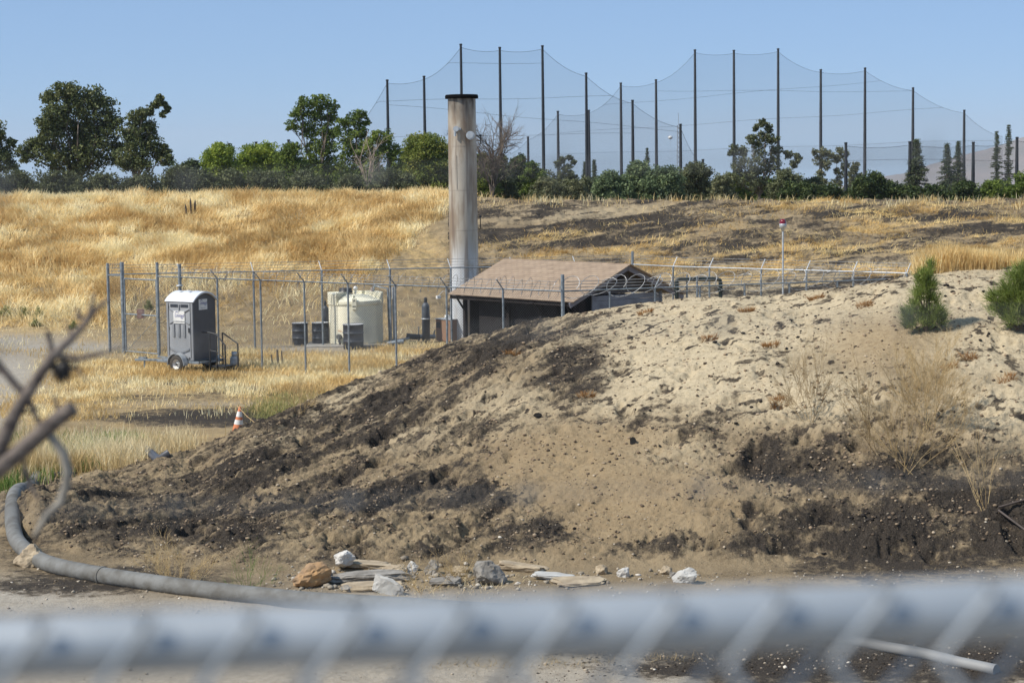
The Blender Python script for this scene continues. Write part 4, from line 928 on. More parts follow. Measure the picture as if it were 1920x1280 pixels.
# ================================================================ TREES
M_bark = mat('bark', (.22, .17, .13), rough=.9, c2=(.10, .08, .06), vs=5, stretch=(1, 1, .25))
M_barkp = mat('pale_bark', (.42, .33, .25), rough=.9, c2=(.26, .2, .15), vs=5)
LM = {
 'euc': leafmat('leaf_euc', (0.055, 0.074, 0.024), (0.119, 0.142, 0.045), (0.209, 0.212, 0.083), trans=.2),
 'green': leafmat('leaf_green', (0.059, 0.098, 0.015), (0.148, 0.204, 0.033), (0.297, 0.354, 0.068), trans=.3),
 'bright': leafmat('leaf_bright', (0.119, 0.177, 0.021), (0.257, 0.327, 0.045), (0.455, 0.513, 0.090), trans=.35),
 'yellow': leafmat('leaf_yellow', (.10, .14, .025), (.22, .26, .05), (.40, .37, .08), trans=.35),
 'dark': leafmat('leaf_dark', (0.028, 0.050, 0.015), (0.070, 0.099, 0.027), (0.129, 0.159, 0.045), trans=.15),
 'olive': leafmat('leaf_olive', (0.070, 0.081, 0.036), (0.129, 0.145, 0.063), (0.218, 0.230, 0.105), trans=.2),
 'gray': leafmat('leaf_gray', (0.099, 0.110, 0.057), (0.178, 0.186, 0.090), (0.297, 0.283, 0.143), trans=.2),
 'blue': leafmat('leaf_blue', (0.070, 0.106, 0.051), (0.169, 0.222, 0.098), (0.337, 0.407, 0.180), trans=.25),
 'conifer': leafmat('leaf_conifer', (0.036, 0.053, 0.024), (0.079, 0.103, 0.045), (0.139, 0.159, 0.068), trans=.1),
}
def leafquads(C, size, tint, up=0.0):
    n = len(C); size = np.broadcast_to(size, (n,))
    a = rng.normal(size=(n, 3)); a[:, 2] += up; a /= np.linalg.norm(a, axis=1, keepdims=True)
    b = np.cross(a, rng.normal(size=(n, 3))); b /= np.linalg.norm(b, axis=1, keepdims=True)
    l = (size * rng.uniform(.7, 1.3, n))[:, None]; w_ = l * .5
    V = np.stack([C - a * l * .5, C + b * w_ * .5, C + a * l * .5, C - b * w_ * .5], 1)
    Q = (np.arange(n) * 4)[:, None] + np.array([[0, 1, 2, 3]])
    return mesh_np('crown', V.reshape(-1, 3), quads=Q, attrs={'tint': np.repeat(tint, 4)})
def sph(n):
    v = rng.normal(size=(n, 3)); v /= np.linalg.norm(v, axis=1, keepdims=True); return v
def tree(label, lobes, depth, kind, name='tree', leaf=.2, dens=1.0, base=None, cat='tree', bark=None, sub=24, group=None, trunk=True, fill=1.0, tb=0.0):
    """lobes: (px, py, radius px) as seen from the camera; depth in metres"""
    k = depth / F; bx, by_ = base if base else (np.mean([l[0] for l in lobes]), 400)
    B = P(bx, by_, depth); B.z = 2.4 if depth > 120 else B.z
    root = thing(name, label, cat, B, 0, group); o = np.array(B)
    C = []; TT = []; tips = []
    for (px, py, r) in lobes:
        c = np.array(P(px, py, depth)) + np.array([0, rng.uniform(-.5, .5) * r * k, 0]); R = r * k
        tips.append((c, R)); ns = max(int(sub * fill * (1.5 if kind == 'euc' else 1.15)), 4)
        sc = c + sph(ns) * (rng.random((ns, 1)) ** .45) * R * .95; sr = R * rng.uniform(.24, .46, ns); st = rng.normal(.45 + tb, .24, ns)
        for q in range(ns):
            nl = int(dens * 7.5 * (sr[q] / leaf) ** 2) + 9
            p = sc[q] + sph(nl) * (rng.random((nl, 1)) ** .4) * sr[q] * np.array([1.15, 1.15, .85])
            C.append(p); TT.append(np.clip(st[q] + rng.normal(0, .16, nl), 0, 1))
    C = np.concatenate(C); TT = np.concatenate(TT)
    link('crown', leafquads(C - o, leaf, TT), LM[kind], root)
    if trunk:
        P0, P1, r0, r1 = [], [], [], []
        zt = max(t[0][2] for t in tips); tr_ = max(.05, .022 * (zt - B.z))
        fork = np.array([B.x + (np.mean([t[0][0] for t in tips]) - B.x) * .4, B.y, B.z + (min(t[0][2] for t in tips) - B.z) * .6 + .3])
        P0.append(np.array(B) - [0, 0, .4]); P1.append(fork); r0.append(tr_); r1.append(tr_ * .75)
        for c, R in tips:
            if R < 11 * k: continue
            mid = fork + (c - fork) * .5 + rng.normal(0, .08, 3) * np.linalg.norm(c - fork)
            P0 += [fork, mid]; P1 += [mid, c]; r0 += [tr_ * .4, tr_ * .24]; r1 += [tr_ * .24, tr_ * .08]
            for q in range(3):
                e = c + sph(1)[0] * R * .8; P0.append(mid + (c - mid) * rng.uniform(.3, 1)); P1.append(e); r0.append(tr_ * .12); r1.append(.015)
        link('trunk', segs_mesh('trunk', np.array(P0) - o, np.array(P1) - o, np.array(r0), np.array(r1), 6), bark or M_bark, root)
    return root
def auto(cx, top, bot, wd, n=8, rmin=.22, rmax=.34, seed=None):
    """lobes filling an uneven crown outline"""
    rs = random.Random(seed or int(cx * 7 + top)); L_ = []
    h = bot - top; rm = min(wd / 2, h / 2) 
    for i in range(n):
        t = (i + .5) / n; yy = top + h * (.12 + .8 * t); prof_ = math.sin(math.pi * min(max((.18 + .75 * t), .1), .9)) ** .6
        r = rm * rs.uniform(.30, .5) * 1.45
        xx = cx + rs.uniform(-1, 1) * max(wd / 2 * prof_ - r * .8, 1); L_.append((xx, max(yy, top + r), r))
    for sx in (-.45, 0, .45): L_.append((cx + sx * wd * .8, bot - rm * .4, rm * .62)); L_.append((cx + sx * wd * .7, bot - rm * .95, rm * .5))
    L_.append((cx + rs.uniform(-.15, .15) * wd, top + rm * .35, rm * .35))
    return L_
def conifer(label, cx, top, bot, wd, depth, kind='conifer', ragged=.25, group=None, lean=0):
    k = depth / F; B = P(cx, bot, depth); root = thing('conifer', label, 'tree', B, 0, group); H = (bot - top) * k; R = wd * k / 2
    C = []; TT = []; P0 = [(0, 0, -.3)]; P1 = [(lean, 0, H)]; r0 = [.02 * H]; r1 = [.01]
    n = 34
    for i in range(n):
        t = (i + .5) / n; z = H * (.08 + .92 * t); rr = R * (1 - t) ** .95 * (1 + rng.normal(0, ragged)) + .06 * R
        for j in range(rng.integers(5, 8)):
            a = rng.uniform(0, 2 * math.pi); e = np.array([math.cos(a) * rr + lean * t, math.sin(a) * rr, z - rr * .12]); s = np.array([lean * t, 0, z])
            P0.append(s); P1.append(e); r0.append(.03); r1.append(.01)
            m = 20 + int(60 * rr / max(R, .01)); q = rng.random((m, 1)) ** .7
            p = s + (e - s) * q + rng.normal(0, .07 * R + .02, (m, 3)) * [1, 1, .6]
            C.append(p); TT.append(np.clip(rng.normal(.45, .2, m), 0, 1))
    link('crown', leafquads(np.concatenate(C), max(.09, .11 * R), np.concatenate(TT)), LM[kind], root)
    link('trunk', segs_mesh('trunk', P0, P1, np.array(r0), np.array(r1), 5), M_bark, root)
def bare(name, label, base, tips, depth, r, mt, cat='tree', n=4, seed=3, spread=.5, wig=.1):
    rs = np.random.default_rng(seed); B = P(*base, depth); root = thing(name, label, cat, B); o = np.array(B); P0, P1, R0_, R1 = [], [], [], []
    def br(p, d, L, r, lv):
        k = 3
        for i in range(k):
            q = p + d * L / k; P0.append(p); P1.append(q); R0_.append(r * (1 - i / k * .4)); R1.append(r * (1 - (i + 1) / k * .4)); p = q
            d = d + rs.normal(0, wig, 3); d /= np.linalg.norm(d)
            if lv > 0:
                for _ in range(2 if lv > 1 else 1):
                    e = d + rs.normal(0, spread, 3); e /= np.linalg.norm(e); br(p, e, L * rs.uniform(.45, .7), r * .5, lv - 1)
    for (px, py) in tips:
        t = np.array(P(px, py, depth)) - o; L = np.linalg.norm(t); br(np.zeros(3), t / L, L * .8, r, n - 1)
    link('branches', segs_mesh(name, P0, P1, np.array(R0_), np.array(R1), 4), mt, root); return root
# ---- left group
tree('big dark eucalyptus with a broad rounded crown, tallest tree at the left', [(120, 168, 20), (95, 185, 22), (135, 180, 24), (105, 215, 32), (150, 200, 30), (175, 185, 24), (195, 205, 26), (140, 245, 38), (185, 245, 36), (100, 250, 30), (210, 235, 24),
      (60, 275, 22), (85, 285, 30), (125, 300, 38), (170, 300, 38), (215, 285, 30), (48, 290, 18), (90, 235, 24), (160, 270, 30)], 165, 'euc', name='eucalyptus', leaf=.26, dens=1.3, base=(150, 380))
tree('thinner eucalyptus with a ragged branch reaching up to the right', [(300, 186, 9), (308, 196, 8), (292, 195, 9), (280, 208, 11), (268, 215, 14), (315, 205, 6), (305, 214, 7), (252, 225, 18), (262, 245, 22), (280, 240, 16), (240, 250, 20), (255, 275, 28), (285, 270, 20), (300, 290, 20), (315, 300, 14), (270, 305, 28), (235, 300, 26), (312, 280, 10)],
      158, 'euc', name='eucalyptus', leaf=.22, dens=1.2, base=(233, 375), bark=M_barkp, tb=.03)
tree('dark tree cut off by the left edge of the photo', [(0, 255, 14), (5, 285, 20), (-15, 250, 26), (-10, 300, 30), (22, 268, 10), (18, 310, 16), (-40, 280, 30)], 150, 'euc', leaf=.22, dens=1.2, base=(-20, 380))
SHR = 'low grey-green shrubs lined up behind the hill crest'
for i, (cx, top, w_, kind, lb) in enumerate([(20, 322, 90, 'olive', 'grey-green shrub at the far left below the cut-off tree'), (105, 325, 100, 'olive', 'grey-green shrub under the big eucalyptus'), (190, 328, 90, 'olive', 'grey-green shrub right of centre below the big eucalyptus'),
        (268, 330, 90, 'olive', 'grey-green shrub below the thinner eucalyptus'), (345, 316, 80, 'olive', 'grey-green shrub right of the eucalyptus pair'), (420, 322, 90, 'olive', 'grey-green shrub below the first bright green bush'),
        (500, 325, 90, 'olive', 'grey-green shrub between the bright bushes and the crest'), (575, 325, 80, 'olive', 'grey-green shrub under the poplar-like tree'), (735, 322, 90, 'olive', 'grey-green shrub left of the yellow-green tree'), (660, 330, 60, 'olive', 'small olive shrub at the foot of the leaning green tree')]):
    tree(lb, auto(cx, top - 6, 386, w_ * 1.15, 12), 126, kind, name='shrub', leaf=.15, dens=1.1, cat='shrub', group=SHR, trunk=False)
tree('dark rounded bush right of the eucalyptus pair', auto(355, 298, 360, 80, 10), 140, 'dark', name='bush', leaf=.18, dens=1.3, cat='bush')
tree('bright green bush below the first short net pole', auto(412, 268, 350, 74, 16), 146, 'bright', name='bush', leaf=.18, dens=1.3, cat='bush')
tree('wide yellowish-green bush between the short net poles', auto(490, 268, 350, 110, 22), 150, 'bright', name='bush', leaf=.18, dens=1.3, cat='bush')
tree('green bush against the left side of the poplar-like tree', auto(548, 266, 350, 66, 14), 144, 'green', name='bush', leaf=.18, dens=1.3, cat='bush')
tree('tall poplar-like green tree with a rounded top left of the netting', [(572, 195, 16), (600, 192, 18), (622, 200, 14), (560, 215, 16), (590, 218, 24), (618, 222, 18), (548, 238, 13), (575, 245, 18), (605, 250, 22), (628, 248, 12), (590, 278, 20), (612, 285, 22), (585, 305, 18), (605, 325, 24), (630, 310, 20)],
      150, 'green', leaf=.2, dens=1.4, base=(600, 380))
tree('green tree with a greyish dead patch right of the poplar-like tree', [(678, 215, 13), (662, 225, 16), (645, 230, 14), (685, 230, 9), (670, 248, 20), (645, 262, 22), (675, 272, 22), (655, 295, 24), (685, 300, 18), (640, 330, 20), (670, 330, 22)],
      146, 'green', leaf=.2, dens=1.3, base=(655, 380), tb=-.05)
tree('round green tree left of the first tall net pole', [(705, 255, 14), (722, 262, 18), (690, 275, 18), (735, 285, 18), (710, 290, 24), (740, 305, 16), (700, 320, 22), (730, 330, 22)], 140, 'green', leaf=.18, dens=1.3, base=(712, 380), tb=.1)
bare('dead_tree', 'bare grey dead tree before the round green tree', (690, 370), [(680, 285), (690, 275), (702, 290)], 132, .05, M_barkp, n=3, seed=5, spread=.38)
tree('yellow-green tree touching the left side of the flare stack', auto(800, 250, 378, 104, 26), 138, 'yellow', leaf=.18, dens=1.4)
tree('dark bush peeking out beside the yellow-green tree', auto(772, 270, 330, 50, 8), 152, 'dark', name='bush', leaf=.18, dens=1.2, cat='bush')
# ---- understory filling the belt
US = 'understory bushes filling the belt behind the crest'
for i, (cx, top, w_, kind, lb) in enumerate([(330, 318, 90, 'dark', 'dark understory bush between the eucalyptus pair and the bright bushes'), (470, 312, 110, 'green', 'green understory bush beneath the wide yellowish bush'), (560, 310, 80, 'dark', 'dark understory bush at the left foot of the poplar-like tree'), (625, 306, 80, 'dark', 'dark understory bush between the poplar-like and the leaning tree'),
        (690, 312, 90, 'green', 'green understory bush behind the bare grey tree'), (760, 306, 90, 'green', 'green understory bush left of the stack'), (925, 312, 80, 'olive', 'olive understory bush behind the bare brown tree'), (1000, 318, 90, 'olive', 'olive understory bush below the thin far poles'), (1075, 330, 90, 'olive', 'olive understory bush left of the slim conifers'),
        (1150, 330, 90, 'green', 'green understory bush behind the first pale bush'), (1230, 322, 100, 'green', 'green understory bush behind the tall pale bush'), (1310, 326, 90, 'olive', 'olive understory bush below the dark olive tree'), (1390, 322, 100, 'green', 'green understory bush under the oak-like tree'), (1470, 328, 90, 'dark', 'dark understory bush right of the oak-like trunk'),
        (1545, 342, 80, 'olive', 'olive understory bush under the twin far trees'), (1620, 335, 90, 'dark', 'dark understory bush behind the broad dark bush'), (1700, 345, 80, 'dark', 'dark understory bush behind the dense conifer'), (1785, 342, 100, 'dark', 'dark understory bush behind the conifer pair'), (1860, 335, 90, 'green', 'green understory bush behind the thin conifers')]):
    tree(lb, auto(cx, top, 392, w_ * 1.2, 12), 156, kind, name='bush', leaf=.2, dens=1.2, cat='bush', group=US, trunk=False)
# ---- right of the stack
tree('yellow-green bush against the right side of the stack', auto(905, 285, 382, 60, 14), 136, 'yellow', name='bush', leaf=.16, dens=1.3, cat='bush', tb=-.1)
bare('dead_tree', 'bare brown tree with fine twigs right of the flare stack', (922, 372), [(910, 275), (922, 262), (936, 272), (942, 290)], 133, .08, M_bark, n=5, seed=8, spread=.4)
tree('brownish bush behind the bare brown tree', auto(938, 290, 380, 56, 12), 138, 'olive', name='bush', leaf=.16, dens=1.1, cat='bush')
tree('dark tree right of the bare brown tree', auto(972, 288, 385, 50, 14), 142, 'dark', leaf=.17, dens=1.4)
tree('dark green bush below the thin far poles', auto(1002, 302, 385, 50, 12), 140, 'green', name='bush', leaf=.17, dens=1.2, cat='bush', tb=-.15)
tree('loose-topped tree between the third and fourth tall near poles', [(1068, 296, 6), (1055, 300, 7), (1075, 304, 6), (1045, 308, 8), (1062, 315, 12), (1070, 330, 14), (1048, 332, 14), (1060, 350, 18), (1040, 352, 16), (1078, 355, 14)], 150, 'olive', leaf=.17, dens=1.2)
tree('grey dry bush at the foot of the loose-topped tree', auto(1030, 330, 385, 70, 10), 128, 'gray', name='bush', leaf=.13, dens=.7, cat='bush')
tree('grey dry bush left of the thick pole that reaches the crest', auto(1082, 335, 385, 46, 8), 128, 'gray', name='bush', leaf=.13, dens=.7, cat='bush')
conifer('slim conifer just right of the thick pole reaching the crest', 1115, 300, 385, 26, 190)
conifer('slim conifer almost hidden behind the thick pole', 1097, 304, 385, 22, 195)
conifer('small pointed conifer rising above the pale green bush', 1144, 320, 390, 20, 200)
conifer('sparse conifer standing above the middle of the green bushes', 1214, 278, 390, 24, 200, ragged=.4)
tree('pale blue-green bush, first right of the slim conifers', auto(1150, 320, 388, 72, 16), 132, 'blue', name='bush', leaf=.17, dens=1.2, cat='bush')
tree('tall pale blue-green bush under the sparse conifer', auto(1195, 300, 388, 70, 18), 134, 'blue', name='bush', leaf=.17, dens=1.2, cat='bush')
tree('pale green bush at the foot of the leaning far pole', auto(1245, 310, 388, 80, 16), 132, 'blue', name='bush', leaf=.17, dens=1.2, cat='bush', tb=-.06)
tree('dark olive tree right of the leaning far pole', auto(1305, 302, 388, 66, 16), 140, 'olive', leaf=.17, dens=1.2)
tree('oak-like tree with an open leaning crown, largest on the right', [(1428, 230, 9), (1440, 240, 9), (1418, 240, 8), (1432, 256, 14), (1410, 262, 12), (1448, 262, 12), (1376, 280, 10), (1394, 284, 13), (1425, 282, 18), (1455, 285, 14), (1370, 286, 7), (1478, 290, 9), (1495, 296, 10), (1488, 308, 9), (1385, 308, 16), (1415, 310, 22), (1448, 312, 20), (1380, 335, 22), (1420, 340, 26), (1470, 330, 14)],
      135, 'olive', leaf=.17, dens=1.2, base=(1420, 385), tb=.05)
tree('grey-green bush left of the oak-like tree', auto(1355, 325, 388, 50, 10), 130, 'gray', name='bush', leaf=.14, dens=1.0, cat='bush')
tree('green bush at the foot of the oak-like tree', auto(1475, 318, 390, 70, 12), 131, 'olive', name='bush', leaf=.15, dens=1.2, cat='bush', tb=.1)
tree('green-grey bush filling the gap right of the oak-like tree', auto(1525, 330, 392, 60, 12), 136, 'olive', name='bush', leaf=.16, dens=1.2, cat='bush')
tree('grey feathery far tree with two trunks, left one', [(1528, 285, 8), (1545, 284, 10), (1555, 292, 10), (1535, 300, 12), (1550, 308, 12), (1540, 325, 9), (1543, 342, 10)], 215, 'gray', leaf=.22, dens=1.2)
tree('grey feathery far tree close right of its twin', [(1575, 282, 7), (1582, 290, 9), (1570, 298, 11), (1585, 308, 10), (1575, 322, 12), (1570, 342, 12)], 215, 'gray', leaf=.22, dens=1.2)
tree('small rounded far tree beside the first short right pole', auto(1605, 304, 360, 30, 8), 210, 'gray', leaf=.2, dens=1.2)
D2 = [(1500, 345, 70, 'dark', 'dark bush below the open right side of the oak-like tree'), (1560, 350, 60, 'dark', 'low dark bush below the grey twin trees'), (1640, 326, 100, 'dark', 'broad dark green bush, largest among the right-hand bushes'), (1700, 352, 56, 'dark', 'low dark bush at the foot of the dense conifer'),
      (1760, 350, 70, 'dark', 'low dark bush below the pair of conifers'), (1815, 340, 80, 'dark', 'dark bush at the foot of the last tall far pole'), (1870, 344, 70, 'green', 'green bush below the two tall thin conifers'), (1920, 325, 60, 'green', 'green bush at the right edge of the photo')]
for cx, top, w_, kind, lb in D2:
    tree(lb, auto(cx, top - 4, 394, w_ * 1.15, 12), 128, kind, name='bush', leaf=.16, dens=1.3, cat='bush', trunk=False, tb=-.05)
conifer('dense conifer between the low poles at right', 1718, 262, 385, 54, 150)
conifer('left conifer of the pair before the pale hills', 1775, 270, 385, 46, 190)
conifer('right conifer of the pair before the pale hills', 1796, 266, 385, 40, 195)
conifer('tall thin conifer near the right edge, left of the tallest', 1868, 247, 385, 30, 170, ragged=.45)
conifer('tallest thin conifer near the right edge', 1890, 235, 385, 30, 170, ragged=.45)
# ================================================================ NET POLES AND NETS
M_pole = mat('net_pole', (.018, .024, .032), rough=.7, c2=(.012, .016, .02), vs=2)
M_pole2 = mat('net_pole_far', (.04, .044, .05), rough=.8, c2=(.028, .032, .036), vs=2)
M_cable = mat('net_cable', (.08, .09, .10), rough=.7)
M_net = D.materials.new('netting'); M_net.use_nodes = True; nt = M_net.node_tree; b = nt.nodes['Principled BSDF']; b.inputs['Base Color'].default_value = (.09, .10, .12, 1); b.inputs['Roughness'].default_value = .9
tpn = nt.nodes.new('ShaderNodeBsdfTransparent'); mxn = nt.nodes.new('ShaderNodeMixShader'); mxn.inputs[0].default_value = .13
nt.links.new(tpn.outputs[0], mxn.inputs[1]); nt.links.new(b.outputs[0], mxn.inputs[2]); nt.links.new(mxn.outputs[0], nt.nodes['Material Output'].inputs[0])
ORD = ['first', 'second', 'third', 'fourth', 'fifth', 'sixth', 'seventh', 'eighth', 'ninth', 'tenth', 'eleventh', 'twelfth']
def net_row(rowname, poles, depth, r, mt, levels, desc, sag=6, ends=()):
    """poles: (px, ytop); levels: photo heights of the horizontal cables"""
    pts = []
    for i, (px, yt) in enumerate(poles):
        dd = depth if not callable(depth) else depth(px)
        top = P(px, yt, dd); z0 = 2.2
        pl = thing('net_pole', ORD[i] + ' pole from the left of ' + rowname, 'pole', (top.x, top.y, z0), 0, desc)
        H = top.z - z0
        s_ = pl.location
        MB().tube([(0, 0, 0), (0, 0, H * .55), (0, 0, H)], [r * 1.25, r * 1.05, r * .8], 10).lathe([(.001, H), (r * .95, H), (r * .95, H + .12), (.001, H + .12)], n=10).build('shaft', mt, pl)
        pts.append((px, yt, dd))
    return pts
def net(label, chain, zb_px, mt=M_net, levels=(), sag=5):
    """chain: (px, ytop, depth) along the top edge"""
    root = thing('netting', label, 'net', P(chain[0][0], 380, chain[0][2])); o = Vector(root.location)
    V = []; quads = []; tops = []
    for i in range(len(chain) - 1):
        a, c = chain[i], chain[i + 1]
        for j in range(13):
            if j == 12 and i < len(chain) - 2: continue
            t = j / 12; u = a[0] + (c[0] - a[0]) * t; yt = a[1] + (c[1] - a[1]) * t + 4 + sag * 4 * t * (1 - t) * (1 + abs(c[1] - a[1]) / 45) * .8; dd = a[2] + (c[2] - a[2]) * t
            tops.append((u, yt, dd))
    for (u, yt, dd) in tops: V.append(P(u, yt, dd) - o); V.append(P(u, max(zb_px, yt + 1), dd) - o)
    quads = [(2 * k, 2 * k + 1, 2 * k + 3, 2 * k + 2) for k in range(len(tops) - 1)]
    link('net', mesh_np('net', np.array(V), quads=quads), mt, root)
    pl = [P(*t) - o for t in tops]; link('edge_cable', segs_mesh('cable', np.array(pl[:-1]), np.array(pl[1:]), .016, .016, 3), M_cable, root)
    for (x0, y0, x1, y1) in levels:
        m = [i for i, t in enumerate(tops) if x0 - 1 <= t[0] <= x1 + 1]
        if len(m) < 2: continue
        q = []
        for i in m:
            u, yt, dd = tops[i]; t = (u - x0) / (x1 - x0); q.append(P(u, max(y0 + (y1 - y0) * t + 1.2 * math.sin(u * .021), yt), dd) - o)
        link('cross_cable', segs_mesh('cable', np.array(q[:-1]), np.array(q[1:]), .013, .013, 3), M_cable, root)
dA = 175.0; dB = 235.0; dC = 235.0
rowA = net_row('the taller near net row', [(726, 152), (795, 145), (864, 85), (937, 91), (1017, 88), (1099, 139), (1186, 190), (1276, 235), (1318, 301)], dA, .13, M_pole, (), 'poles of the near net row')
rowB = net_row('the far net row', [(990, 258), (1046, 210), (1104, 208), (1164, 157), (1230, 151), (1303, 95), (1376, 96), (1459, 93), (1539, 132), (1622, 129), (1712, 166), (1808, 208)], dB, .16, M_pole2, (), 'poles of the far net row')
rowL = net_row('the low distant net row at left', [(429, 271), (480, 268), (541, 264)], dA + 25, .16, M_pole, (), 'short poles left of the netting')
rowR = net_row('the low net row at right', [(1586, 270), (1706, 268), (1825, 269), (1907, 260)], 150, .125, M_pole, (), 'short poles of the low right net')
net('large near net sheet sagging between the tall near poles', [(640, 262, dA)] + rowA[:8] + [(1318, 306, dA)], 400, levels=[(700, 190, 1276, 178), (726, 196, 1318, 250), (660, 258, 1186, 250), (726, 120, 1016, 118)])
net('large far net sheet hanging between the thin far poles', [(940, 290, dB)] + rowB + [(1880, 252, dB)], 400, levels=[(1104, 200, 1808, 138), (1046, 250, 1808, 200), (1046, 290, 1870, 262), (1230, 170, 1712, 172)])
net('low distant net sheet between the three short left poles', rowL + [(620, 255, dA + 25)], 400, levels=[])
net('low net sheet between the short poles at right', rowR + [(1990, 262, 150)], 400, levels=[(1586, 300, 1907, 300)])
# lattice mast and white ball
q = P(1272, 330, 260); mt_ = thing('lattice_mast', 'thin far lattice mast just left of the leaning far pole', 'mast', q); o = Vector(q)
P0, P1 = [], []
for a_, b_ in ((-1, -1), (1, -1), (1, 1), (-1, 1)):
    P0.append(P(1272, 380, 260) - o + Vector((a_ * .2, b_ * .2, 0))); P1.append(P(1272, 235, 260) - o + Vector((a_ * .12, b_ * .12, 0)))
for k in range(16):
    y0 = 380 - k * 9; P0.append(P(1272, y0, 260) - o + Vector((-.18, -.18, 0))); P1.append(P(1272, y0 - 9, 260) - o + Vector((.18, -.18, 0)))
    P0.append(P(1272, y0, 260) - o + Vector((.18, -.18, 0))); P1.append(P(1272, y0 - 9, 260) - o + Vector((-.18, -.18, 0)))
P0.append(P(1272, 235, 260) - o); P1.append(P(1272, 212, 260) - o)
link('lattice', segs_mesh('mast', [tuple(v) for v in P0], [tuple(v) for v in P1], .03, .03, 3), mat('mast_grey', (.35, .36, .38)), mt_)
wt = P(1257, 258, 250); t = thing('water_ball', 'small white rounded ball high beside the lattice mast', 'water tower', wt)
MB().lathe([(.001, -.22), (.2, -.17), (.30, 0), (.2, .17), (.001, .22)], n=20).build('ball', M_white, t)
MB().tube([(0, 0, -.2), (0, 0, P(1257, 380, 250).z - wt.z)], .012, 5).build('stem', M_galvL, t)
# ================================================================ FAR HILLS
M_mtn = mat('far_hill', (.30, .235, .19), rough=1, c2=(.22, .19, .15), vs=.006, det=6)
hx = np.linspace(1400, 2500, 160); hy = np.linspace(0, 1, 24); V = []
for j, t in enumerate(hy):
    for i, u in enumerate(hx):
        top = np.interp(u, [1400, 1560, 1700, 1780, 1850, 1920, 2100, 2500], [392, 362, 325, 302, 280, 252, 215, 260]) + 10 * (fbm(np.array([u * .02]), np.array([3.0]), 4, 90)[0] - .5)
        Y = 5200 + 1600 * t; zt = P(u, top, 6000).z
        z_ = zt * ss(t) + 22 * t * (1 - t) * 4 * (fbm(np.array([u * .03]), np.array([t * 4.0]), 4, 95)[0] - .5)
        zg = 2.6 - .0205 * (Y - 240) - 3; V.append(((u - 960) / F * Y, Y, zg + (zt - zg) * ss(t) + 16 * t * (1 - t) * 4 * (fbm(np.array([u * .03]), np.array([t * 4.0]), 4, 95)[0] - .5)))
nh = len(hx); i = np.arange(len(hy) - 1)[:, None] * nh + np.arange(nh - 1)[None, :]
o_ = link('mountain', mesh_np('mountain', np.array(V), quads=np.stack([i, i + 1, i + nh + 1, i + nh], -1).reshape(-1, 4), smooth=True), M_mtn); tag(o_, 'pale hazy mountains at the far right', 'mountain', kind='structure')
# ================================================================ CONE
q = G(446, 822, 0.0); cz = zat(q.x, q.y)
cn = thing('traffic_cone', 'orange traffic cone with two white bands, half behind the mound edge', 'traffic cone', (q.x, q.y, cz - .02)); cn.rotation_euler = (0.02, .1, 0); cn.scale = (.95, .95, .97)
M_org = mat('cone_orange', (.62, .19, .07), rough=.7, c2=(.46, .15, .06), vs=6)
def cr(z): return .175 - .145 * z / .74
MB().lathe([(cr(0), .03), (cr(.74), .76), (.02, .765), (.001, .765)], n=28).build('cone', M_org, cn)
MB().box((0, 0, .015), (.38, .38, .03)).build('base', M_org, cn, bevel=.005)
for z0, z1 in ((.30, .42), (.50, .64)): MB().lathe([(cr(z0 - .03) + .003, z0), (cr(z1 - .03) + .003, z1)], n=28).build('reflective_band', M_white, cn)
a_ = Vector((q.x, q.y, cz + .74)); e = P(480, 794, 49.5)
tag(MB().tube([a_, (a_ + e) / 2 + Vector((0, 0, -.03)), e], .008, 5).build('rope', mat('orange_cord', (.62, .40, .18))), 'thin orange cord from the cone tip down to the mound edge', 'cord')
# ================================================================ PIPES
M_pipe = mat('gray_hdpe', (.18, .182, .176), rough=.8, c2=(.10, .094, .082), vs=3.5, bump=.5, bs=14, lo=.3, hi=.62)
def onz(px, py, dz=0):
    t = T(px, py); return Vector((t.x, t.y, t.z + dz)) if t else G(px, py, dz)
pr_ = [(70, 905), (50, 925), (33, 952), (24, 985), (32, 1018), (62, 1044), (110, 1062), (190, 1080), (270, 1095), (350, 1108), (440, 1118), (540, 1126), (640, 1133), (740, 1140), (860, 1147), (1000, 1152)]
r_p = .148
pts = [G(a, b, r_p * .6) for a, b in pr_]
# smooth
sm = []
for i in range(len(pts) - 1):
    p0 = pts[max(i - 1, 0)]; p1 = pts[i]; p2 = pts[i + 1]; p3 = pts[min(i + 2, len(pts) - 1)]
    for k in range(6):
        t = k / 6; sm.append(.5 * ((2 * p1) + (p2 - p0) * t + (2 * p0 - 5 * p1 + 4 * p2 - p3) * t * t + (3 * p1 - p0 - 3 * p2 + p3) * t ** 3))
sm.append(pts[-1])
for v in sm: v.z = max(zat(v.x, v.y) + r_p * .72, .05)
zz = np.array([v.z for v in sm]); 
for _ in range(12): zz[1:-1] = (zz[:-2] + 2 * zz[1:-1] + zz[2:]) / 4
for v, z_ in zip(sm, zz): v.z = z_
pp = thing('large_pipe', 'long grey plastic pipe curving along the foot of the mound', 'pipe', sm[30]); o = Vector(sm[30])
MB().tube([v - o for v in sm], r_p, 20).build('pipe', M_pipe, pp)
for k in (42,): 
    a_ = sm[k] - o; c_ = sm[k + 1] - o; MB().tube([a_, a_ + (c_ - a_).normalized() * .06], r_p + .012, 20).build('joint_bead', M_pipe, pp)
def lay(px0, py0, px1, py1, r, label, mt, name='pipe', n=8, sink=.45):
    pts = []
    for i in range(n):
        t = i / (n - 1); v = onz(px0 + (px1 - px0) * t, py0 + (py1 - py0) * t); pts.append(v)
    z_ = np.linspace(pts[0].z, pts[-1].z, n)
    for v, zz_ in zip(pts, z_): v.z = zz_ + r * (1 - sink)
    return tag(MB().tube(pts, r, 16).build(name, mt), label, 'pipe')
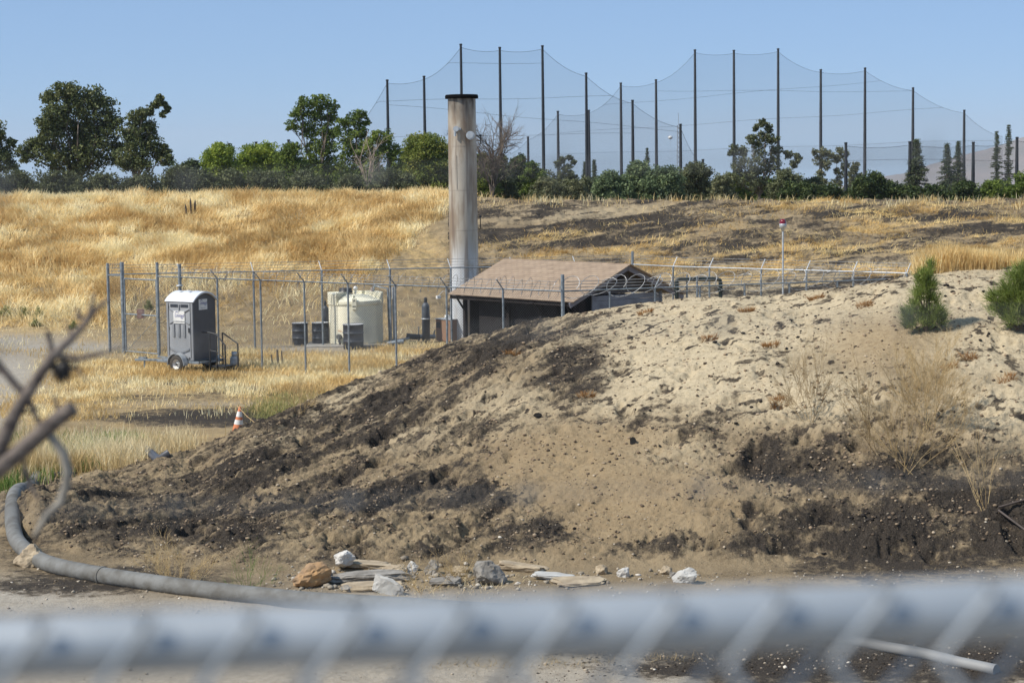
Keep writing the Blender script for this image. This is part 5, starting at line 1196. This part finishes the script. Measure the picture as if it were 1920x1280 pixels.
lay(1520, 1192, 1868, 1262, .08, 'straight pale grey pipe on burnt ground at the lower right', mat('pale_pipe', (.25, .255, .255), rough=.6, c2=(.24, .24, .24), vs=4), name='straight_pipe', n=6)
lay(255, 861, 318, 857, .10, 'dark pipe end in the tall grass near the mound toe', mat('black_pipe', (.06, .065, .08), rough=.5), name='dark_pipe', n=4)
v0 = G(85, 905, .12); tag(MB().tube([G(78, 912, .0), G(88, 902, .16), G(105, 893, .2), G(133, 892, .16), G(150, 893, .02)], .11, 12).build('dark_pipe', mat('black_pipe_b', (.05, .05, .06), rough=.6)), 'curved dark pipe half buried at the left toe of the mound', 'pipe')
# angle iron at the right edge
m = MB(); a_ = onz(1872, 965, .05); b_ = onz(1925, 1005, .03); c_ = onz(1872, 966, .05); d_ = onz(1930, 945, .05)
tag(MB().tube([a_, b_], .022, 5).build('metal_bar', mat('rusty_bar', (.10, .08, .07), rough=.8)), 'dark metal bar lying towards the lower right on burnt soil', 'bar')
tag(MB().tube([c_ + Vector((0, 0, .05)), d_ + Vector((0, 0, .05))], .022, 5).build('metal_bar', mat('rusty_bar_b', (.09, .07, .06), rough=.8)), 'dark metal bar lying towards the upper right at the photo edge', 'bar')
# ================================================================ ROCKS
M_rock = {'tan': mat('rock_tan', (.44, .36, .25), rough=.95, c2=(.28, .22, .15), vs=4, bump=.8, bs=14), 'white': mat('rock_white', (.62, .60, .56), rough=.9, c2=(.42, .40, .37), vs=5, bump=.6, bs=14),
          'gray': mat('rock_gray', (.30, .28, .25), rough=.95, c2=(.17, .155, .135), vs=5, bump=.9, bs=14), 'orange': mat('rock_orange', (.46, .27, .12), rough=.9, c2=(.25, .18, .12), vs=2.2, bump=.6, bs=10), 'pale': mat('rock_pale', (.50, .50, .48), rough=.9, c2=(.38, .37, .35), vs=3, bump=.5, bs=12)}
def rock(label, px, py, w_, h_, kind, tilt=0, dep=.8, slab=False, seed=0, dz=0, name='rock', cat='rock'):
    """w_, h_: visible size in photo pixels; py: its foot"""
    rs = random.Random(seed or int(px)); q = T(px, py); k = q.y / F; W_ = w_ * k; H_ = h_ * k
    bm = __import__('bmesh').new(); __import__('bmesh').ops.create_icosphere(bm, subdivisions=4, radius=.5)
    from mathutils import noise as mn
    planes = [(Vector((rs.gauss(0, 1), rs.gauss(0, 1), rs.gauss(0, .7))).normalized(), rs.uniform(.26, .42)) for _ in range(11)]
    for v in bm.verts:
        c = v.co.copy()
        if slab: c = Vector((max(-.42, min(.42, c.x * 1.5)), max(-.42, min(.42, c.y * 1.5)), max(-.33, min(.33, c.z * 1.4))))
        for n_, d_ in planes:
            s = c.dot(n_) - d_
            if s > 0: c -= n_ * s * (.55 if slab else .85)
        c += c.normalized() * (mn.noise(c * 4 + Vector((px * .1, seed, 0))) * .09 + mn.noise(c * 11 + Vector((px * .1, seed, 4))) * .05)
        v.co = Vector((c.x * W_ * 1.12, c.y * W_ * dep * 1.1, c.z * H_ * 1.25))
    me = D.meshes.new(name); bm.to_mesh(me); bm.free()
    o_ = link(name, me, M_rock[kind]); o_.location = (q.x, q.y + W_ * dep * .3, q.z + H_ * .30 + dz); o_.rotation_euler = (rs.uniform(-.1, .1), tilt, rs.uniform(-.4, .4))
    return tag(o_, label, cat)
rock('rough tan boulder leaning against the bend of the grey pipe', 54, 1062, 62, 44, 'tan', .25)
rock('rusty orange rock at the left end of the rubble row', 580, 1102, 78, 46, 'orange', -.25, seed=4)
rock('white angular rock on top of the long concrete slab', 646, 1073, 46, 28, 'white', -.25, seed=5, dz=.16)
rock('long thin grey concrete slab in the rubble row', 700, 1092, 180, 22, 'gray', 0, dep=.35, slab=True, seed=6, name='concrete_chunk', cat='concrete chunk')
rock('lower tan slab lying under the long concrete slab', 700, 1108, 150, 16, 'tan', 0, dep=.4, slab=True, seed=7, name='concrete_chunk', cat='concrete chunk')
rock('pale broken concrete plate standing on edge before the slabs', 727, 1114, 62, 42, 'pale', .3, dep=.2, slab=True, seed=8, name='concrete_plate', cat='concrete chunk')
rock('small white rock right of the long slab', 772, 1072, 26, 20, 'white', -.5, seed=9)
rock('tan chunk behind the middle of the rubble row', 742, 1078, 50, 20, 'tan', 0, seed=10)
rock('dark lump of charred soil right of the small white rock', 810, 1078, 30, 30, 'gray', .2, seed=11)
rock('large grey boulder at the right end of the rubble row', 915, 1098, 70, 48, 'gray', 0, seed=12)
rock('long low tan slab right of the grey boulder', 975, 1072, 110, 18, 'tan', .1, dep=.35, slab=True, seed=13, name='concrete_chunk', cat='concrete chunk')
rock('flat pale slab lying low beyond the boulder', 1040, 1086, 90, 12, 'pale', .05, dep=.4, slab=True, seed=14, name='concrete_chunk', cat='concrete chunk')
rock('thin pale shard leaning left near the middle of the foot', 1130, 1078, 26, 18, 'tan', .6, seed=15)
rock('white stone between the shard and the twin stones', 1170, 1082, 24, 20, 'white', -.3, seed=16)
rock('small tan stone touching a dark one at the mound foot', 1250, 1077, 24, 16, 'tan', .1, seed=17)
rock('small dark stone right of the tan one', 1262, 1082, 16, 12, 'gray', .1, seed=18)
rock('smooth pale rounded stone just above the near rail', 1288, 1094, 54, 28, 'pale', -.35, seed=19, dep=.5)
rock('dark stone half buried by the slab row', 655, 1110, 34, 14, 'gray', 0, seed=20)
rock('wide half-buried tan slab behind the white angular rock', 690, 1066, 120, 12, 'tan', .05, dep=.5, slab=True, seed=31, name='concrete_chunk', cat='concrete chunk')
rock('grey broken slab edge between the long slab and the boulder', 835, 1098, 80, 16, 'gray', -.05, dep=.5, slab=True, seed=32, name='concrete_chunk', cat='concrete chunk')
rock('grey-brown rock tucked against the right of the orange rock', 612, 1090, 30, 22, 'gray', 0, seed=33)
rock('low tan rock between the plate and the boulder', 860, 1078, 40, 16, 'tan', 0, seed=34)
rock('wide dusty tan slab left of the thin pale shard', 1085, 1098, 120, 10, 'tan', 0, dep=.6, slab=True, seed=35, name='concrete_chunk', cat='concrete chunk')
# burrow holes in the mound: black plates painted as the shade inside
def hole(px, py, w_, h_, label):
    q = T(px, py); k = q.y / F; m = MB(); n = 14
    rs = random.Random(int(px)); pr = [(math.cos(2 * math.pi * i / n) * w_ * k / 2 * rs.uniform(.8, 1.1), math.sin(2 * math.pi * i / n) * h_ * k / 2 * rs.uniform(.8, 1.1)) for i in range(n)]
    M_ = Matrix.Rotation(rad(62), 3, 'X')
    m.prism(pr, .035, M_, (0, 0, 0)); tag(m.build('burrow', M_hole_shade, loc=(q.x, q.y - .01, q.z + .02)), label, 'hole')
M_hole_shade = mat('hole_shade', (.012, .011, .01), rough=1)
hole(1187, 832, 13, 20, 'small burrow hole, its inner shade a black plate, right of the tan dirt bulge')
hole(1008, 785, 18, 9, 'flat burrow hole, its inner shade a black plate, above the tan dirt bulge')
# ================================================================ SHRUBS ON THE MOUND
def feathery(label, base, outline, depth, kind_mat, n, L, w_, cat='shrub', name='green_shrub', up=1.1):
    """outline: lobes (px,py,r); fine upward sprigs spread through them"""
    B = P(*base, depth); g = T(*base); root = thing(name, label, cat, B); o = np.array(B); k = depth / F
    tot = sum(l[2] ** 2 for l in outline); V = []; TT = []
    for px, py, r in outline:
        m = int(n * r * r / tot); c = np.array(P(px, py, depth)) - o + [0, rng.uniform(-.3, .3) * r * k, 0]
        nc = 16; cc = c + sph(nc) * (rng.random((nc, 1)) ** .5) * r * k * .85; ct = rng.normal(.5, .2, nc)
        id_ = rng.integers(0, nc, m); p = cc[id_] + rng.normal(0, r * k * .2, (m, 3)); 
        out = p - np.array([0, 0, -.1]); d = p * [1, 1, .1] * .9 + rng.normal(0, .4, (m, 3)); d[:, 2] += up * .5; d /= np.linalg.norm(d, axis=1, keepdims=True)
        s = np.cross(d, sph(m)); s /= np.linalg.norm(s, axis=1, keepdims=True); l = (L * rng.uniform(.5, 1.3, m))[:, None]
        V.append(np.stack([p - s * w_ / 2, p + s * w_ / 2, p + d * l], 1)); TT.append(np.clip(ct[id_] + rng.normal(0, .15, m), 0, 1))
    V = np.concatenate(V); TT = np.concatenate(TT)
    link('foliage', mesh_np('foliage', V.reshape(-1, 3), tris=(np.arange(len(V)) * 3)[:, None] + np.array([[0, 1, 2]]), attrs={'tint': np.repeat(TT, 3)}), kind_mat, root)
    P0 = []; P1 = []
    for px, py, r in outline:
        c = np.array(P(px, py, depth)) - o; P0.append([0, 0, -.1]); P1.append(c)
        for _ in range(4): P0.append(c * rng.uniform(.5, .9)); P1.append(c + sph(1)[0] * r * k * .8)
    link('stems', segs_mesh('stems', P0, P1, .012, .004, 4), M_bark, root)
M_sprig = leafmat('sprig', (.08, .11, .025), (.25, .32, .07), (.46, .50, .18), trans=.4)
q = T(1735, 622); dS = q.y
feathery('pointed feathery green shrub on the pale top of the mound', (1737, 624), [(1742, 498, 8), (1738, 515, 14), (1730, 530, 18), (1745, 537, 12), (1727, 555, 16), (1748, 560, 13), (1722, 580, 18), (1755, 585, 16), (1698, 590, 11), (1738, 602, 20), (1708, 604, 15), (1766, 602, 12)], dS, M_sprig, 5500, .24, .011)
q = T(1905, 622); 
feathery('wide bushy green shrub cut off by the right edge', (1915, 620), [(1915, 512, 16), (1905, 530, 22), (1930, 520, 26), (1890, 548, 22), (1912, 555, 28), (1872, 562, 20), (1940, 555, 30), (1890, 580, 26), (1868, 580, 14), (1920, 590, 30), (1895, 602, 18), (1960, 540, 34), (1960, 590, 34)], q.y, M_sprig, 9000, .25, .012)
M_dry = leafmat('dry_stem', (.17, .12, .065), (.42, .30, .15), (.72, .54, .28), trans=.1, rough=.8)
def drybush(name, label, base, tips, depth, r, seed, n=4, spread=.35, hgt=None, tint=.5, wig=.08, cat='dry shrub', mt=None):
    rs = np.random.default_rng(seed); B = P(*base, depth); root = thing(name, label, cat, B); o = np.array(B); P0, P1, R0_, R1 = [], [], [], []
    def br(p, d, L, r, lv):
        for i in range(3):
            q = p + d * L / 3; P0.append(p); P1.append(q); R0_.append(r * (1 - i * .15)); R1.append(r * (1 - (i + 1) * .15)); p = q
            d = d + rs.normal(0, wig, 3) + [0, 0, .03]; d /= np.linalg.norm(d)
            if lv > 0:
                for _ in range(2): 
                    e = d + rs.normal(0, spread, 3); e[2] += .15; e /= np.linalg.norm(e); br(p, e, L * rs.uniform(.4, .65), r * .62, lv - 1)
    for (px, py) in tips:
        t = np.array(P(px, py, depth + rs.normal(0, .35))) - o; L = np.linalg.norm(t); st = np.array([rs.normal(0, .06), rs.normal(0, .06), -.03]); br(st, (t - st) / L, L * .85, r, n - 1)
    tn = np.clip(rs.normal(tint, .2, len(P0)), 0, 1)
    link('stems', segs_mesh(name, P0, P1, np.array(R0_), np.array(R1), 3, attrs={'tint': tn}), mt or M_dry, root)
q = T(1700, 885)
drybush('dry_shrub', 'large tangled golden dry shrub on the right side of the mound', (1700, 885), [(1610, 790), (1635, 740), (1690, 740), (1720, 730), (1760, 740), (1800, 770), (1820, 800), (1660, 810), (1740, 800)], q.y, .006, 21, n=4, tint=.6)
q = T(1750, 800)
drybush('dry_shrub', 'bright golden tuft at the centre of the big dry shrub', (1745, 800), [(1700, 715), (1720, 700), (1745, 705), (1770, 715), (1790, 735), (1690, 740), (1760, 690), (1730, 690)], q.y, .0055, 22, n=5, tint=.9)
q = T(1518, 790)
drybush('dry_shrub', 'thin reddish dry shrub left of the large golden one', (1515, 790), [(1480, 720), (1495, 700), (1515, 690), (1535, 700), (1550, 730), (1470, 745)], q.y, .006, 23, n=4, tint=.35)
q = T(1600, 880)
drybush('dry_shrub', 'sparse dark twiggy shrub left of the golden shrub foot', (1640, 850), [(1580, 760), (1600, 740), (1625, 735), (1600, 790)], q.y, .006, 27, n=3, tint=.25)
q = T(1845, 950)
drybush('dry_shrub', 'sparse pale stalks at the lower right of the big dry shrub', (1845, 955), [(1800, 860), (1825, 830), (1845, 815), (1865, 850), (1815, 890), (1790, 840)], q.y, .006, 24, n=2, tint=.8, spread=.2)
q = T(320, 1112)
drybush('dry_weed', 'pale tangled dry weed growing over the grey pipe', (330, 1118), [(285, 1060), (300, 1045), (320, 1040), (345, 1048), (370, 1060), (385, 1075), (300, 1075), (360, 1080)], 33.6, .005, 25, n=4, tint=.9, spread=.45)
drybush('dry_weed', 'small golden weed clump on the left edge of the mound', (568, 772), [(548, 745), (560, 735), (575, 735), (585, 745), (595, 752), (555, 720)], T(568, 775).y, .005, 26, n=4, tint=.85)
drybush('dry_weed', 'low brown weed heap at the right of the rubble row', (860, 1095), [(815, 1070), (835, 1058), (860, 1055), (885, 1062), (905, 1075), (850, 1070)], T(860, 1095).y, .005, 28, n=4, tint=.7, spread=.5)
drybush('dry_weed', 'thin yellowish-green weed beside the pipe, left of the orange rock', (470, 1125), [(440, 1070), (460, 1060), (480, 1050), (500, 1070), (520, 1085), (430, 1090)], 33.3, .004, 29, n=3, tint=.5, spread=.4, mt=M_green)
drybush('dry_weed', 'loose dry stalks leaning over the concrete plate', (790, 1118), [(760, 1075), (780, 1065), (800, 1080), (815, 1100), (770, 1095)], T(790, 1118).y, .005, 30, n=3, tint=.9, spread=.5)
# rusty little tufts
TU = [(1890, 715, 'rusty tuft at the right edge, level with the middle of the dry shrub'), (1815, 675, 'rusty tuft below the wide bushy green shrub'), (1780, 690, 'rusty tuft below the shadow of the feathery green shrub'), (1400, 585, 'rusty tuft below the crest, straight under the green pipe'),
      (1530, 560, 'rusty tuft under the crest to the right of the warning beacon'), (1210, 588, 'rusty tuft on the crest in front of the shed gable'), (1620, 575, 'rusty tuft left of the feathery green shrub'), (1460, 760, 'rusty tuft lowest on the pale slope, left of the reddish dry shrub'),
      (1330, 640, 'rusty tuft in the middle of the pale upper slope'), (1445, 650, 'rusty tuft above the thin reddish dry shrub'), (1100, 745, 'rusty tuft beside the big dark burn patch above the tan bulge'), (960, 665, 'rusty tuft among the burnt streaks below the shed')]
for i, (px, py, lb) in enumerate(TU):
    q = T(px, py); n = 160; u = rng.uniform(-.16, .16, n); vv = rng.uniform(-.12, .12, n)
    x = q.x + u; y = q.y + vv; h = rng.uniform(.04, .13, n); z = Z(x, y); a = rng.uniform(0, 6.28, n); w_ = .008
    V = np.stack([np.stack([x - w_ * np.cos(a), y, z], 1), np.stack([x + w_ * np.cos(a), y, z], 1), np.stack([x + u * .5 + rng.normal(0, .03, n), y + vv * .5, z + h], 1)], 1) - np.array(q)
    if i == 0: M_rust = leafmat('rust_tuft', (.20, .09, .035), (.36, .18, .06), (.48, .30, .12), trans=.15)
    o_ = link('grass_tuft', mesh_np('grass_tuft', V.reshape(-1, 3), tris=(np.arange(n) * 3)[:, None] + np.array([[0, 1, 2]]), attrs={'tint': np.repeat(np.clip(rng.normal(.5, .2, n), 0, 1), 3)}), M_rust); o_.location = q
    tag(o_, lb, 'tuft', 'rusty tufts on the mound')
M_weed = leafmat('weed_green', (.12, .15, .05), (.24, .27, .10), (.42, .40, .18), trans=.35)
# green weeds on the left hillside toe
for px, py, r, lb in ((10, 585, 12, 'small green weed at the far left below the hillside'), (45, 587, 13, 'green weed left of centre in the weed row by the dirt road'), (73, 588, 12, 'green weed right of its neighbour in the row by the dirt road'), (66, 607, 9, 'small green weed nearest to the dirt road'), (138, 612, 9, 'pale green weed between the road and the fence'), (279, 575, 9, 'single green shrub behind the gate')):
    q = T(px, py + r * .7)
    feathery(lb, (px, py + r * .8), [(px, py, r * .8), (px - r * .5, py + r * .3, r * .6), (px + r * .5, py + r * .3, r * .6), (px, py - r * .6, r * .5)], q.y, M_weed, 350, .16, .02, cat='weed', name='green_weed')
# dark seed stalks on the hillside
for px, py, h, lb in ((350, 414, 22, 'leftmost of three dark seed stalks on the golden hillside'), (358, 414, 30, 'tallest dark seed stalk, between its two neighbours'), (365, 413, 26, 'rightmost of three dark seed stalks on the golden hillside')):
    q = T(px, py); k = q.y / F; tag(MB().tube([(0, 0, -.1), (.02, 0, h * k * .4), (.04 * (px - 357) / 8, 0, h * k * 1.15), (.06 * (px - 357) / 8, 0, h * k * 1.4)], [.02, .05, .055, .015], 7).build('seed_stalk', mat('seed_brown', (.06, .04, .03)), loc=q), lb, 'seed stalk', 'dark seed stalks')
# ================================================================ NEAR FENCE AND BRANCH
ND = 1.33
rA = P(0, 1214, ND); rB = P(1920, 1140, ND); dR = (rB - rA).normalized(); A_ = rA - dR * 1.2; B_ = rB + dR * 1.2
M_ng = mat('near_galvanised', (.40, .43, .46), rough=.4, metal=.35, c2=(.32, .35, .38), vs=12)
M_bw = mat('dull_barb_steel', (.20, .205, .21), rough=.7, metal=.1, spec=.2)
nf = thing('near_fence', 'blurred chain-link fence close to the camera, its top rail across the bottom', 'fence', (A_.x, A_.y, zat(A_.x, A_.y))); o = Vector(nf.location)
MB().tube([A_ - o, B_ - o], .0210, 24).build('top_rail', M_ng, nf)
for e_ in (A_, B_): 
    MB().tube([Vector((e_.x, e_.y + .03, 4.9)) - o, Vector((e_.x, e_.y + .03, e_.z)) - o], .03, 14).build('post', M_ng, nf)
nrm = Vector((0, -1, 0)); pit = .0685; Lr = (B_ - A_).length; k = 0; P0, P1, RR = [], [], []
up = Vector((0, 0, 1)); nW = int(Lr / pit); hN = pit * .62; zbot = 5.2
off = nrm * .0245
rows = int(((A_.z - zbot)) / hN)
for i in range(nW + 1):
    # one zig-zag strand, hooked through its neighbours
    prev = None
    for j in range(rows):
        s = (i + (j % 2) * .5) * pit * 1.0; c = A_ + dR * s - up * (j * hN - .016); c = c - off * .95 + nrm * (.003 if j % 2 else -.003); c = Vector(c)
        if prev is not None: P0.append(prev - o); P1.append(c - o); RR.append(.0032)
        prev = c
    prev = None
    for j in range(rows):
        s = (i - (j % 2) * .5) * pit; c = A_ + dR * s - up * (j * hN - .016); c = c + off + nrm * (-.003 if j % 2 else .003)
        if prev is not None: P0.append(prev - o); P1.append(c - o); RR.append(.0032)
        prev = c
    c = A_ + dR * (i * pit) + up * .016 + off; P0 += [c - o, c - o]; P1 += [c + up * .008 + dR * .004 - o, c + up * .008 - dR * .004 - o]; RR += [.003, .003]
link('wire_mesh', segs_mesh('near_wire', [tuple(v) for v in P0], [tuple(v) for v in P1], np.array(RR), np.array(RR), 6), M_ng, nf)
for idx, (yl, yr, lb) in enumerate(((350, 282, 'topmost of three blurred barbed wire strands close to the camera'), (655, 588, 'middle of three blurred barbed wire strands close to the camera'), (962, 893, 'lowest of three blurred barbed wire strands, above the near rail'))):
    a_ = P(0, yl, ND - .06 + idx * .03); b_ = P(1920, yr, ND - .06 + idx * .03); dd = (b_ - a_).normalized(); a_ -= dd * 1.2; b_ += dd * 1.2; Lw = (b_ - a_).length
    bw = thing('barbed_wire', lb, 'wire', a_, 0, 'barbed wire strands close to the camera'); P0, P1 = [], []
    N = 260
    for ph in (0, math.pi):
        pp_ = [dd * (Lw * i / N) + Vector((0, math.cos(i * .9 + ph), math.sin(i * .9 + ph))) * .0011 for i in range(N + 1)]
        P0 += [tuple(v) for v in pp_[:-1]]; P1 += [tuple(v) for v in pp_[1:]]
    link('strand', segs_mesh('strand', P0, P1, .00042, .00042, 4), M_bw, bw)
    s = .05
    while s < Lw:
        c = dd * s; m = MB()
        for q_ in (0, 1):
            an = random.uniform(0, 6.28)
            v_ = Vector((random.uniform(-.35, .35), math.cos(an), math.sin(an))).normalized() * .013; m.tube([c - v_ + dd * .003 * q_, c + v_ + dd * .003 * q_], .0006, 4)
        m.tube([c - dd * .004, c + dd * .006], .0018, 8); m.build('barb', M_bw, bw); s += .115
# near bare branch
M_twig = mat('near_bark', (.19, .155, .13), rough=.85, c2=(.07, .055, .05), vs=25, bump=.5, bs=60)
BD = 4.2
bt = thing('bare_branch', 'out-of-focus bare twigs of a shrub close to the camera at left', 'branch', (P(-260, 1000, BD).x, BD, 5.0)); o = Vector(bt.location)
def tw(pts, rs_, dd=0, name='twig'):
    MB().tube([P(a, b, BD + dd) - o for a, b in pts], [r * BD / F for r in rs_], 10).build(name, M_twig, bt)
tw([(-260, 1700), (-250, 1300), (-200, 1120), (-120, 960), (-60, 900), (0, 838)], [34, 32, 28, 22, 18, 15], name='stem')
tw([(0, 838), (28, 776), (56, 731), (98, 669), (135, 633), (166, 599), (177, 551)], [15, 13, 11, 9.5, 7.5, 6, 3])
tw([(166, 599), (182, 578), (203, 562)], [5.5, 4.5, 4]); tw([(98, 669), (95, 645), (89, 620)], [7, 6, 5]); tw([(107, 667), (150, 672), (200, 660), (235, 650)], [5, 4.5, 3.5, 2])
tw([(-120, 960), (-40, 905), (0, 876), (35, 848), (70, 818), (112, 782), (138, 764)], [22, 19, 18, 17, 16, 15.5, 15])
tw([(-60, 620), (0, 686), (42, 737), (56, 754), (76, 799), (80, 815)], [7, 7, 7.5, 5.5, 5, 5]); tw([(150, 600), (148, 588), (142, 575)], [5, 4, 2])
MB().tube([P(x_, y_, BD) - o for x_, y_ in [(94, 816), (118, 849), (127, 880), (124, 910), (112, 942), (88, 965), (64, 1003)]], [r * BD / F for r in (8, 9.5, 9.5, 8.5, 7, 6.5, 4)], 10).build('pale_twig', mat('pale_near_bark', (.36, .33, .28), rough=.85, c2=(.22, .2, .17), vs=20), bt)
tw([(56, 731), (30, 722), (5, 700), (-20, 690)], [4, 3.5, 3, 2]); tw([(135, 633), (128, 612), (118, 600)], [4, 3, 1.5]); tw([(28, 776), (60, 770), (80, 760)], [4, 3, 1.5]); tw([(112, 779), (104, 752), (100, 735)], [5, 3.5, 1.5])
tw([(70, 818), (40, 850), (48, 880), (60, 905)], [4, 4, 3, 2]); tw([(140, 672), (150, 700), (165, 715)], [3, 2.5, 1.5]); tw([(166, 599), (150, 592), (138, 596)], [3.5, 2.5, 1.5]); tw([(-60, 860), (20, 800), (40, 745)], [5, 5, 4]); tw([(40, 880), (60, 915), (72, 935)], [3, 4, 5])
c = P(118, 694, BD) - o; m = MB().lathe([(.001, -.018), (.011, -.014), (.016, -.004), (.016, .006), (.01, .015), (.001, .018)], c=c, n=14)
rs_ = random.Random(3)
for k in range(60):
    v_ = Vector((rs_.gauss(0, 1), rs_.gauss(0, 1), rs_.gauss(0, 1))).normalized(); m.tube([c + v_ * .012, c + v_ * (.024 + .012 * rs_.random())], [.004, .001], 5)
m.build('seed_head', mat('seed_black', (.02, .018, .018), rough=.6), bt)
# haze
HAZE = True
if HAZE:
    hz = MB().box((0, 3960, -20), (16000, 8000, 300)).build('haze', None); hz.data.materials.clear()
    mh = D.materials.new('haze_air'); mh.use_nodes = True; nt = mh.node_tree; nt.nodes.remove(nt.nodes['Principled BSDF'])
    pv = nt.nodes.new('ShaderNodeVolumePrincipled'); pv.inputs['Color'].default_value = (.82, .88, 1.0, 1); pv.inputs['Density'].default_value = .00009; pv.inputs['Anisotropy'].default_value = 0.0
    nt.links.new(pv.outputs[0], nt.nodes['Material Output'].inputs['Volume']); hz.data.materials.append(mh)
    tag(hz, 'thin pale air over the whole scene', 'haze', kind='stuff')
